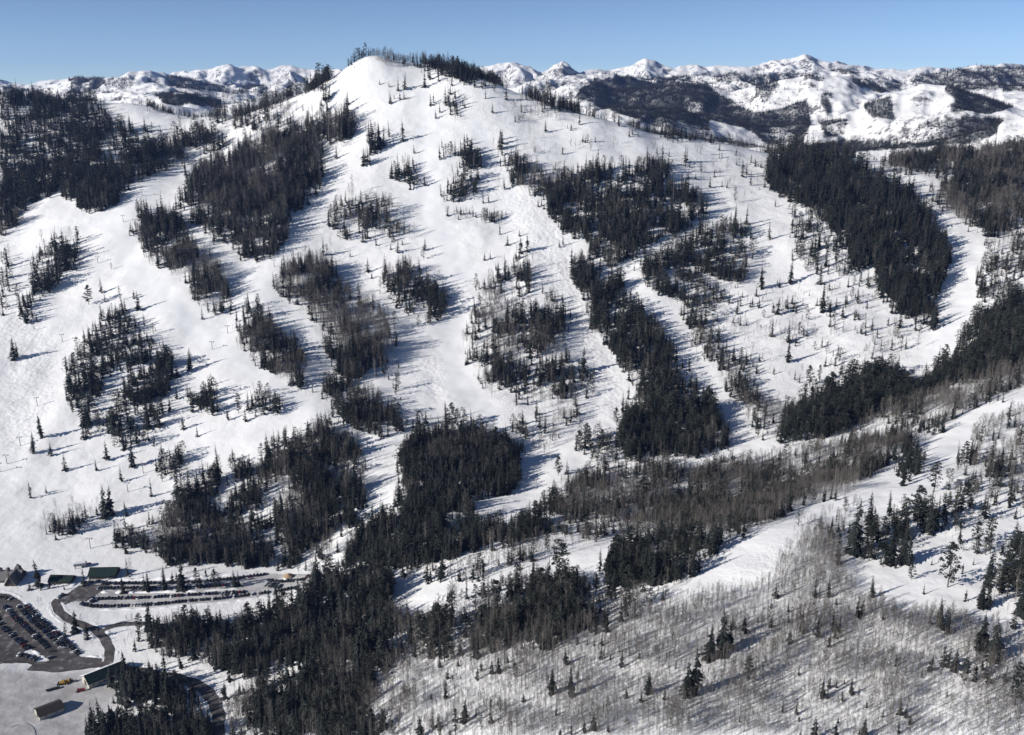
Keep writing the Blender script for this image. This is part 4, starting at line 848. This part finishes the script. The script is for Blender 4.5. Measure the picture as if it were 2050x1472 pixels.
for pts, h in [([(205,1161),(300,1160),(400,1157),(480,1150),(530,1143)], 2.2), ([(195,1190),(200,1186),(300,1186),(400,1184),(480,1178)], 1.8),
               ([(188,1221),(250,1220),(330,1217),(430,1208),(520,1197),(590,1185),(607,1173)], 1.2), ([(50,1203),(66,1224),(104,1260),(144,1291),(165,1312),(205,1316)], 1.3),
               ([(128,1183),(152,1169),(100,1172)], 1.6), ([(0,1183),(24,1186),(48,1200)], 1.0), ([(48,1301),(62,1300),(80,1311),(98,1322)], 1.6),
               ([(185,1336),(215,1342),(235,1345)], 1.3), ([(250,1331),(300,1336),(345,1347)], 1.5)]:
    bank(dens(pts), 0, h, 4.2)

# ------------------------------------------------------------------ parked cars
CARCOL = {'black': (0.012,0.012,0.013), 'dark grey': (0.05,0.052,0.056), 'silver': (0.32,0.33,0.34), 'white': (0.72,0.72,0.71), 'dark blue': (0.018,0.035,0.085), 'dark red': (0.16,0.014,0.014)}
CM = {}
def paint(c):
    if c not in CM: CM[c] = mat(c.replace(' ', '_') + '_car_paint', CARCOL[c], .3)
    return CM[c]
CMESH = {}
def car_mesh(shape, c):
    if (shape, c) in CMESH: return CMESH[(shape, c)]
    b = MB(); L, Wd = {'car': (4.6, 1.8), 'suv': (4.8, 1.95), 'pickup': (5.6, 2.0)}[shape]; l = L / 2; w = Wd / 2
    bh = {'car': .95, 'suv': 1.1, 'pickup': 1.15}[shape]
    b.box(-l, l, -w, w, .28, .62, 0, -.0); b.box(-l + .03, l - .03, -w + .02, w - .02, .62, bh, 0, .10, .14)
    if shape == 'car': c0, c1, top = -l + .75, l - 1.35, 1.42
    elif shape == 'suv': c0, c1, top = -l + .15, l - 1.25, 1.78
    else: c0, c1, top = -l + 2.2, l - 1.3, 1.85
    b.box(c0, c1, -w + .12, w - .12, bh, top - .07, 1, .14, .45 if shape != 'suv' else .28); b.box(c0 + (.42 if shape != 'suv' else .26), c1 - (.42 if shape != 'suv' else .26), -w + .25, w - .25, top - .07, top, 0, .06)
    if shape == 'pickup': b.box(-l + .12, c0 - .08, -w + .14, w - .14, bh, bh + .03, 2)
    for sx in (-l + .85, l - .9):
        for sy in (-w + .02, w - .22): b.tube((sx, sy, .33), (sx, sy + .2, .33), .33, n=10, mi=2)
    b.box(l - .02, l + .04, -w + .15, -w + .5, .62, .76, 3); b.box(l - .02, l + .04, w - .5, w - .15, .62, .76, 3)
    me = b.build('parked_car', [paint(c), M['glass'], M['rubber'], M['white']], link=False).data
    CMESH[(shape, c)] = me; return me
RM = random.Random(21)
def car(x, y, yaw, row, shape=None, c=None, label=None):
    shape = shape or RM.choices(['car', 'suv', 'pickup'], [.35, .45, .2])[0]
    c = c or RM.choices(list(CARCOL), [.42, .27, .10, .08, .10, .03])[0]
    nm = {'car': 'saloon', 'suv': 'sport utility car', 'pickup': 'pickup truck'}[shape]
    CARS.append((x, y, yaw, shape, c, label or '%s %s parked in %s' % (c, nm, row), 'car' if shape != 'pickup' else 'pickup truck', '%s %ss in %s' % (c, nm, row)))
CARS = []
def row(pts, phrase, st=2.75, fill=.95, off=0.0):
    Q = dens(pts, .25); acc = 0; last = None; nxt = 1.0
    for p, q in zip(Q[:-1], Q[1:]):
        acc += (q - p).length
        if acc >= nxt:
            nxt = acc + st * RM.uniform(.95, 1.12)
            if RM.random() > fill: continue
            d = (q - p).normalized(); a = math.atan2(d.y, d.x) + math.pi / 2 * RM.choice((1, -1)) + RM.gauss(0, .03)
            nn = Vector((-d.y, d.x)) * (off + RM.uniform(-.3, .3)); car(p.x + nn.x, p.y + nn.y, a, phrase)
row([(205,1169),(260,1169),(330,1168),(400,1166),(440,1162),(480,1157),(530,1151)], 'the top row under the snow bank')
row([(195,1179),(250,1178),(300,1178),(360,1178),(420,1175),(455,1172)], 'the row behind the spruces on the upper terrace')
row([(182,1200),(240,1199),(300,1197),(350,1194),(400,1191),(450,1188),(492,1186)], 'the row under the snow divider')
row([(162,1210),(185,1215),(250,1214),(330,1209),(430,1200),(520,1189),(592,1177)], 'the outer row of the lower terrace')
row([(534,1162),(560,1166),(600,1162),(608,1161)], 'the short row by the yurt', off=0)
row([(615,1155),(650,1154)], 'the far right row past the yurt'); row([(612,1174),(636,1173)], 'the few cars behind the tall spruce')
row([(535,1169),(566,1174)], 'the cluster below the yurt'); row([(533,1173),(562,1178)], 'the cluster below the yurt')
row([(442,1191),(470,1192)], 'the middle of the lower terrace'); row([(181,1203),(190,1208)], 'the left end of the terrace', 3.2)
row([(163,1167),(200,1165)], 'front of the larger green roofed lodge'); row([(113,1199),(130,1190)], 'the bend by the lot entrance', 3.0)
row([(313,1254),(330,1255)], 'the spur below the terraces', 3.2)
row([(52,1213),(80,1242),(110,1268),(140,1293),(158,1310)], 'the right edge row of the lower lot', 2.8)
row([(38,1214),(66,1245),(98,1272),(128,1297)], 'the second row of the lower lot', 2.8, .9)
row([(10,1214),(36,1244),(70,1274),(98,1300)], 'the fourth row of the lower lot', 2.8, .9)
row([(-30,1196),(0,1197),(22,1200)], 'the top edge of the lower lot', 2.8, .9); row([(-22,1228),(4,1254),(34,1282),(60,1302)], 'the sixth row of the lower lot', 2.8, .8)
row([(36,1312),(52,1314),(74,1322)], 'the short row on the snowy apron', 2.9)
for (px, py, a, c) in [(122,1298,.3,'white'), (146,1307,.1,'white'), (131,1299,.4,'silver'), (100,1318,.9,'silver'), (104,1305,.2,'dark grey')]:
    x, y, z = g1(px, py); car(x, y, a, 'the exit of the lower lot', None, c)
x, y, z = g1(213, 1366); car(x, y, .75, 'x', 'pickup', 'white', 'white pickup truck parked beside the long wall of the maintenance shed')

CARS.sort(key=lambda t: (t[5].startswith('white pickup truck parked beside') is False, t[1]))
for (x, y, yaw, shape, c, lab, cat, grp) in CARS[:300]:
    o = bpy.data.objects.new('parked_car', car_mesh(shape, c)); COL.objects.link(o)
    o.location = (x, y, float(zat(x, y)) + .16); o.rotation_euler = (0, 0, yaw); tag(o, lab, cat, grp)
if len(CARS) > 300:
    V = []; Fc = []; I = []; mats = []
    for (x, y, yaw, shape, c, *_) in CARS[300:]:
        me = car_mesh(shape, c); k0 = len(V); T = Matrix.Translation((x, y, float(zat(x, y)) + .16)) @ Matrix.Rotation(yaw, 4, 'Z')
        V += [tuple(T @ v.co) for v in me.vertices]
        for p in me.polygons:
            m = me.materials[p.material_index]
            if m not in mats: mats.append(m)
            Fc.append(tuple(k0 + q for q in p.vertices)); I.append(mats.index(m))
    tag(mk('farther_parked_cars', V, Fc, mats, None, I), 'farther rows of parked cars on the upper terrace under the snow bank', 'parked cars', kind='stuff')
print('CARS', len(CARS))
# ------------------------------------------------------------------ buildings
def gable(name, label, cat, px, py, yaw, L, Wd, h, rise, roofm, wallm, oh=.8, doors=(), windows=(), snow=False, group=None):
    """origin = near left corner of the footprint; +x along the ridge, +y away"""
    x, y, z = g1(px, py); r = empty(name, (x, y, z - .3), yaw); tag(r, label, cat, group)
    b = MB(); b.box(0, L, 0, Wd, 0, h)
    b.add([(0,0,h),(0,Wd,h),(0,Wd/2,h+rise-.02)], [(0,2,1)]).add([(L,0,h),(L,Wd,h),(L,Wd/2,h+rise-.02)], [(0,1,2)])
    b.build('wall', wallm, r)
    b = MB(); s = rise / (Wd / 2); t = .25; e = h - s * oh
    for sg in (0, 1):
        Y = (lambda v: v) if sg == 0 else (lambda v: Wd - v)
        v = [(-oh, Y(-oh), e + .03), (L + oh, Y(-oh), e + .03), (L + oh, Wd / 2, h + rise + .03), (-oh, Wd / 2, h + rise + .03)]
        v += [(a, c, d + t) for a, c, d in v]
        b.add(v, [(0,1,2,3)[::-1] if sg == 0 else (0,1,2,3), (4,5,6,7) if sg == 0 else (7,6,5,4), (0,1,5,4), (1,2,6,5), (3,0,4,7)])
    rf = b.build('roof', roofm, r)
    if snow:
        b = MB(); v = [(-oh, Wd + oh, e + .35), (L + oh, Wd + oh, e + .35), (L + oh, Wd / 2 + .1, h + rise + .35), (-oh, Wd / 2 + .1, h + rise + .35)]; v += [(a, c, d + .35) for a, c, d in v]
        b.add(v, [(0,1,2,3),(7,6,5,4),(0,1,5,4),(1,2,6,5),(2,3,7,6),(3,0,4,7)]).build('roof_snow', M['snowpile'], rf)
    for (side, a, wd, hh) in doors:
        b = MB()
        if side == 'x0': b.box(-.06, 0.02, a, a + wd, .3, hh)
        elif side == 'y0': b.box(a, a + wd, -.06, .02, .3, hh)
        d = b.build('door', M['timber'], r)
    for (side, a, z0, wd, hh) in windows:
        b = MB(); f = MB()
        if side == 'x0': b.box(-.05, .02, a, a + wd, z0, z0 + hh); f.box(-.08, -.002, a - .1, a + wd + .1, z0 - .12, z0)
        else: b.box(a, a + wd, -.05, .02, z0, z0 + hh); f.box(a - .1, a + wd + .1, -.08, -.002, z0 - .12, z0)
        w = b.build('window', M['glass'], r); f.build('sill', M['white'], w)
    return r
# footprint origin is the corner nearest the camera
gable('maintenance_shed', 'long cream maintenance shed with dark green metal roof beside the plowed yard', 'building', 179, 1380, R(43), 29, 15, 4.6, 3.6, M['green'], M['cream'], .6, [('x0', 5.3, 4.4, 4.2), ('y0', 18, 1.1, 2.4)], [('y0', 3, 2.0, 1.3, 1.0), ('y0', 7.5, 2.0, 1.3, 1.0), ('y0', 12, 2.0, 1.3, 1.0), ('x0', 2.0, 2.2, 1.2, 1.0)], True)
gable('storage_shed', 'small cream shed with a plain brown shingle roof at bottom left', 'building', 80, 1443, R(40), 17, 13, 3.4, 2.6, M['brown'], M['cream'], .6, [('x0', 4.6, 3.0, 3.0)], [('y0', 4, 1.6, 1.2, .9), ('y0', 11, 1.6, 1.2, .9)])
gable('ski_lodge', 'larger dark lodge with green metal roof above the car rows', 'building', 178, 1161, R(2), 24, 15, 4.2, 4.8, M['green'], M['timber'], 1.0, [('y0', 11, 1.6, 2.6)], [('y0', 2 + 3.4 * i, 1.5, 1.6, 1.4) for i in range(3)] + [('y0', 14 + 3.2 * i, 1.5, 1.6, 1.4) for i in range(3)])
gable('ski_lodge', 'low lodge with green metal roof left of the larger green one', 'building', 98, 1170, R(-3), 20, 12, 3.2, 3.6, M['green'], M['timber'], .9, [('y0', 9, 1.3, 2.4)], [('y0', 2, 1.3, 1.5, 1.2), ('y0', 5.5, 1.3, 1.5, 1.2), ('y0', 13, 1.3, 1.5, 1.2)])
lodge = gable('base_lodge', 'wide grey roofed base lodge with steep front gable at far left', 'building', -40, 1168, R(1), 36, 15, 4.0, 5.8, M['grey'], M['timber'], 1.0, [('y0', 12, 1.6, 2.6)], [('y0', 16 + 3.2 * i, 1.4, 1.8, 1.6) for i in range(5)])
b = MB(); gx0, gx1, gy0, gy1, rz_, ez = 25.0, 36.5, -7.0, 15.5, 10.4, 1.2; xm = (gx0 + gx1) / 2
for sx in (gx0, gx1):
    v = [(sx, gy0, ez), (sx, gy1, ez), (xm, gy1, rz_), (xm, gy0, rz_)]; dx_ = .35 if sx == gx0 else -.35
    v += [(a + dx_, c, d - .1) for a, c, d in v]; b.add(v, [(0,1,2,3),(7,6,5,4),(0,1,5,4),(1,2,6,5),(2,3,7,6),(3,0,4,7)])
fr = b.build('front_gable_roof', M['grey'], lodge)
b = MB(); b.add([(gx0 + .5, gy0 + 1.2, 0), (gx1 - .5, gy0 + 1.2, 0), (gx1 - .6, gy0 + 1.2, 1.3), (xm, gy0 + 1.2, 9.9), (gx0 + .6, gy0 + 1.2, 1.3)], [(0,1,2,3,4)]); b.build('front_gable_wall', M['timber'], lodge)
b = MB(); b.add([(xm - 2.6, gy0 + 1.12, 2.4), (xm + 2.6, gy0 + 1.12, 2.4), (xm + .2, gy0 + 1.12, 7), (xm - .2, gy0 + 1.12, 7)], [(0,1,2,3)]); b.build('window', M['glass'], lodge)
v = [(gx0 - .1, gy0, ez + .1), (gx0 - .1, gy0 + 6, ez + .1), (xm - 1, gy0 + 6, rz_ - 1.2), (xm - 1, gy0, rz_ - 1.2)]; v += [(a - .35, c, d + .25) for a, c, d in v]
MB().add(v, [(0,1,2,3),(7,6,5,4),(0,1,5,4),(1,2,6,5),(2,3,7,6),(3,0,4,7)]).build('roof_snow', M['snowpile'], fr)
for cx_ in (16.5, 23.5):
    b = MB(); b.tube((cx_, 7.5, 9.4), (cx_, 7.5, 11.3), 1.9, 1.9, 10); b.tube((cx_, 7.5, 11.3), (cx_, 7.5, 12.3), 2.0, .8, 10); b.build('roof_cupola', M['grey'], lodge)
b = MB(); b.box(xm - 2.2, xm + 2.2, 9, 13.4, 9.0, 10.4); b.add([(xm-2.5,8.7,10.4),(xm+2.5,8.7,10.4),(xm+2.5,13.7,10.4),(xm-2.5,13.7,10.4),(xm,11.2,14.6)], [(0,1,4),(1,2,4),(2,3,4),(3,0,4)]); b.build('pointed_turret', M['grey'], lodge)
# yurt
x, y, z = g1(577, 1157); yr = empty('yurt', (x, y, z - .2)); tag(yr, 'round tan canvas yurt on snow above the right end of the terraces', 'yurt')
b = MB(); b.tube((0,0,0), (0,0,2.2), 4.6, 4.6, 20); b.build('wall', M['white'], yr)
b = MB(); b.tube((0,0,2.2), (0,0,4.2), 5.0, .9, 20); b.tube((0,0,4.2), (0,0,4.6), .9, .5, 12); b.build('roof', M['tan'], yr)
MB().box(-.6, .6, -4.72, -4.55, .2, 2.1).build('door', M['timber'], yr)
# sheds / deck by the lift base
x, y, z = g1(150, 1140); lt = empty('lift_terminal', (x, y, z - .3), R(15)); tag(lt, 'snowy chairlift terminal on posts behind the green roofed lodges', 'lift terminal')
b = MB()
for sx in (0, 9):
    for sy in (0, 3.5): b.box(sx, sx + .6, sy, sy + .6, 0, 3.6)
b.build('post', M['steel'], lt); MB().box(-1, 10.6, -.8, 4.9, 3.6, 5.6, 0, .5).build('housing', M['steel'], lt); MB().box(-.4, 10, -.2, 4.3, 5.6, 6.1, 0, .3).build('roof_snow', M['snowpile'], lt)
MB().tube((12.5,2.1,3.4), (12.5,2.1,3.7), 2.2, 2.2, 18).build('bullwheel', M['steel'], lt)

# ------------------------------------------------------------------ machines in the yard
def tracks(b, L, w, y0, r=.55, mi=0):
    b.tube((-L/2, y0, r), (-L/2, y0 + w, r), r, n=12, mi=mi); b.tube((L/2, y0, r), (L/2, y0 + w, r), r, n=12, mi=mi); b.box(-L/2, L/2, y0, y0 + w, .02, 2 * r - .01, mi)
x, y, z = g1(126, 1369); g = empty('snow_groomer', (x, y, z), R(10)); tag(g, 'yellow tracked snow groomer with front blade left of the maintenance shed', 'snow groomer', None)
b = MB(); b.box(-2.6, 2.2, -1.3, 1.3, .7, 1.5, 0, .08); b.box(-2.5, -.4, -1.1, 1.1, 1.5, 1.9, 0, .1); b.build('body', M['yellow'], g)
cb = MB(); cb.box(-.3, 1.7, -1.15, 1.15, 1.5, 3.0, 0, .22); cb.build('cab', M['yellow'], g); MB().box(1.35, 1.72, -.9, .9, 1.8, 2.7, 0, .05).build('window', M['glass'], g)
for yy in (-2.1, 1.0): b = MB(); tracks(b, 4.4, 1.1, yy); b.build('track', M['rubber'], g)
MB().box(3.3, 3.6, -2.4, 2.4, .1, 1.3, 0, .02).build('blade', M['yellow'], g); b = MB(); b.tube((2.2,-.8,.8), (3.3,-.8,.7), .12); b.tube((2.2,.8,.8), (3.3,.8,.7), .12); b.build('blade_arm', M['steel'], g)
MB().tube((-3.6,-2.2,.5), (-3.6,2.2,.5), .45, n=12).build('tiller', M['rubber'], g)
x, y, z = g1(140, 1366); g = empty('wheel_loader', (x, y, z), R(15)); tag(g, 'yellow wheel loader parked between snow groomer and maintenance shed', 'wheel loader')
MB().box(-3, .2, -1.2, 1.2, 1.0, 2.2, 0, .15).build('body', M['yellow'], g); MB().box(-.1, 1.3, -.8, .8, 1.1, 3.1, 0, .15).build('cab', M['glass'], g)
for sx in (-1.9, 1.6):
    for sy in (-1.4, .9): MB().tube((sx, sy, .75), (sx, sy + .5, .75), .75, n=14).build('wheel', M['rubber'], g)
b = MB(); b.tube((1.2,-.6,1.5), (3.6,-.6,.6), .14); b.tube((1.2,.6,1.5), (3.6,.6,.6), .14); b.build('lift_arm', M['yellow'], g); MB().box(3.5, 4.5, -1.4, 1.4, .1, 1.0, 0, .15).build('bucket', M['steel'], g)
x, y, z = g1(162, 1384); g = empty('snowplow_truck', (x, y, z), R(200)); tag(g, 'red snowplow truck parked in front of the cream shed gable', 'truck')
MB().box(-3, .8, -1.1, 1.1, .9, 1.9, 0, .05).build('truck_bed', M['red'], g); MB().box(.9, 2.4, -1.05, 1.05, .7, 2.7, 0, .15).build('cab', M['red'], g); MB().box(1.9, 2.42, -.9, .9, 1.7, 2.4, 0, .06).build('window', M['glass'], g)
for sx in (-1.9, 1.8):
    for sy in (-1.2, .85): MB().tube((sx, sy, .5), (sx, sy + .35, .5), .5, n=12).build('wheel', M['rubber'], g)
MB().box(3.1, 3.4, -1.6, 1.6, .15, 1.2, 0, .03).build('plow_blade', M['rubber'], g)
x, y, z = g1(106, 1381); g = empty('flatbed_trailer', (x, y, z), R(30)); tag(g, 'long dark flatbed trailer left standing at the edge of the yard', 'trailer')
MB().box(-5, 5, -1.2, 1.2, .8, 1.15).build('deck', M['rubber'], g)
for sx in (-3.6, -2.5):
    for sy in (-1.3, .95): MB().tube((sx, sy, .45), (sx, sy + .35, .45), .45, n=12).build('wheel', M['rubber'], g)
b = MB(); b.tube((4.9,-.9,.9), (7,0,.8), .1); b.tube((4.9,.9,.9), (7,0,.8), .1); b.build('drawbar', M['steel'], g)

# ------------------------------------------------------------------ chairlifts
def tower(px, py, yaw, label, grp, h=11):
    x, y, z = g1(px, py); t = empty('lift_tower', (x, y, z - .4), yaw); tag(t, label, 'lift tower', grp)
    b = MB(); b.tube((0,0,0), (0,0,h), .42, .30, 10); b.build('pole', M['steel'], t)
    b = MB(); b.box(-2.9, 2.9, -.2, .2, h, h + .4); b.tube((-1.2, 0, h - 1.4), (-2.4, 0, h), .1); b.tube((1.2, 0, h - 1.4), (2.4, 0, h), .1); b.build('crossarm', M['steel'], t)
    for sx in (-2.8, 2.8):
        b = MB(); b.box(sx - .12, sx + .12, -1.5, 1.5, h - .25, h - .02)
        for k in range(4): b.tube((sx - .1, -1.2 + .8 * k, h - .4), (sx + .1, -1.2 + .8 * k, h - .4), .24, n=8)
        b.build('sheave_train', M['rubber'], t)
    return (x, y, z - .4 + h)
LIFTS = [('the far left lift line', [(0,945),(14,929),(41,893),(75,813),(125,685),(196,527),(247,445),(285,392)], ['on the lowest snow of','beside the lone spruces of','just above the lone spruces of','on the mogul field of','left of the tall narrow woods on','near the small dark shrub on','above the trail bend on','at the top trail bend of']),
         ('the middle left lift line', [(181,1098),(256,985),(287,948),(425,700),(456,668),(493,612),(549,535),(630,420)], ['above the green lodges on','beside the lone spruces of','under the lower woods of','on the groomed crossing of','left of the oblong wood on','between the two woods on','below the big wood on','high above the fork of'])]
for nm, pts, phr in LIFTS:
    tops = []
    xs_, ys_, _ = ground([p[0] for p in pts], [p[1] for p in pts])
    for i, ((px, py), ph) in enumerate(zip(pts, phr)):
        j = min(i, len(pts) - 2); yaw = math.atan2(ys_[j + 1] - ys_[j], xs_[j + 1] - xs_[j]) - math.pi / 2
        tops.append((tower(px, py, yaw, 'grey T shaped tower %s %s' % (ph, nm), 'towers of ' + nm), yaw))
    b = MB()
    for (p, ya), (q, yb) in zip(tops[:-1], tops[1:]):
        for sd in (-2.8, 2.8):
            A = Vector(p) + Vector((math.cos(ya) * sd, math.sin(ya) * sd, -.1)); B = Vector(q) + Vector((math.cos(yb) * sd, math.sin(yb) * sd, -.1)); n = 8; prev = A
            for k in range(1, n + 1):
                t = k / n; c = A.lerp(B, t) - Vector((0, 0, (B - A).length * .03 * 4 * t * (1 - t))); b.tube(prev, c, .035, n=3, cap=False); prev = c
    tag(b.build('lift_cable', M['cable']), 'thin pair of cables strung along %s' % nm, 'lift cable')

# ------------------------------------------------------------------ air between here and the far hills
zlo = float(min(Z.min(), ZF.min())) - 3; zhi = float(max(Z.max(), ZF.max())) + 60
hz = MB().box(-9800, 9800, -300, 11900, zlo, zhi).build('haze', bpy.data.materials.new('thin_air')); tag(hz, kind='stuff')
hm_ = hz.data.materials[0]; hm_.use_nodes = True; hn = hm_.node_tree; hn.nodes.clear()
ho = hn.nodes.new('ShaderNodeOutputMaterial'); hv = hn.nodes.new('ShaderNodeVolumePrincipled')
hv.inputs['Color'].default_value = (.30, .48, 1.0, 1); hv.inputs['Density'].default_value = 2.6e-5; hv.inputs['Anisotropy'].default_value = .2
hn.links.new(hv.outputs[0], ho.inputs['Volume'])
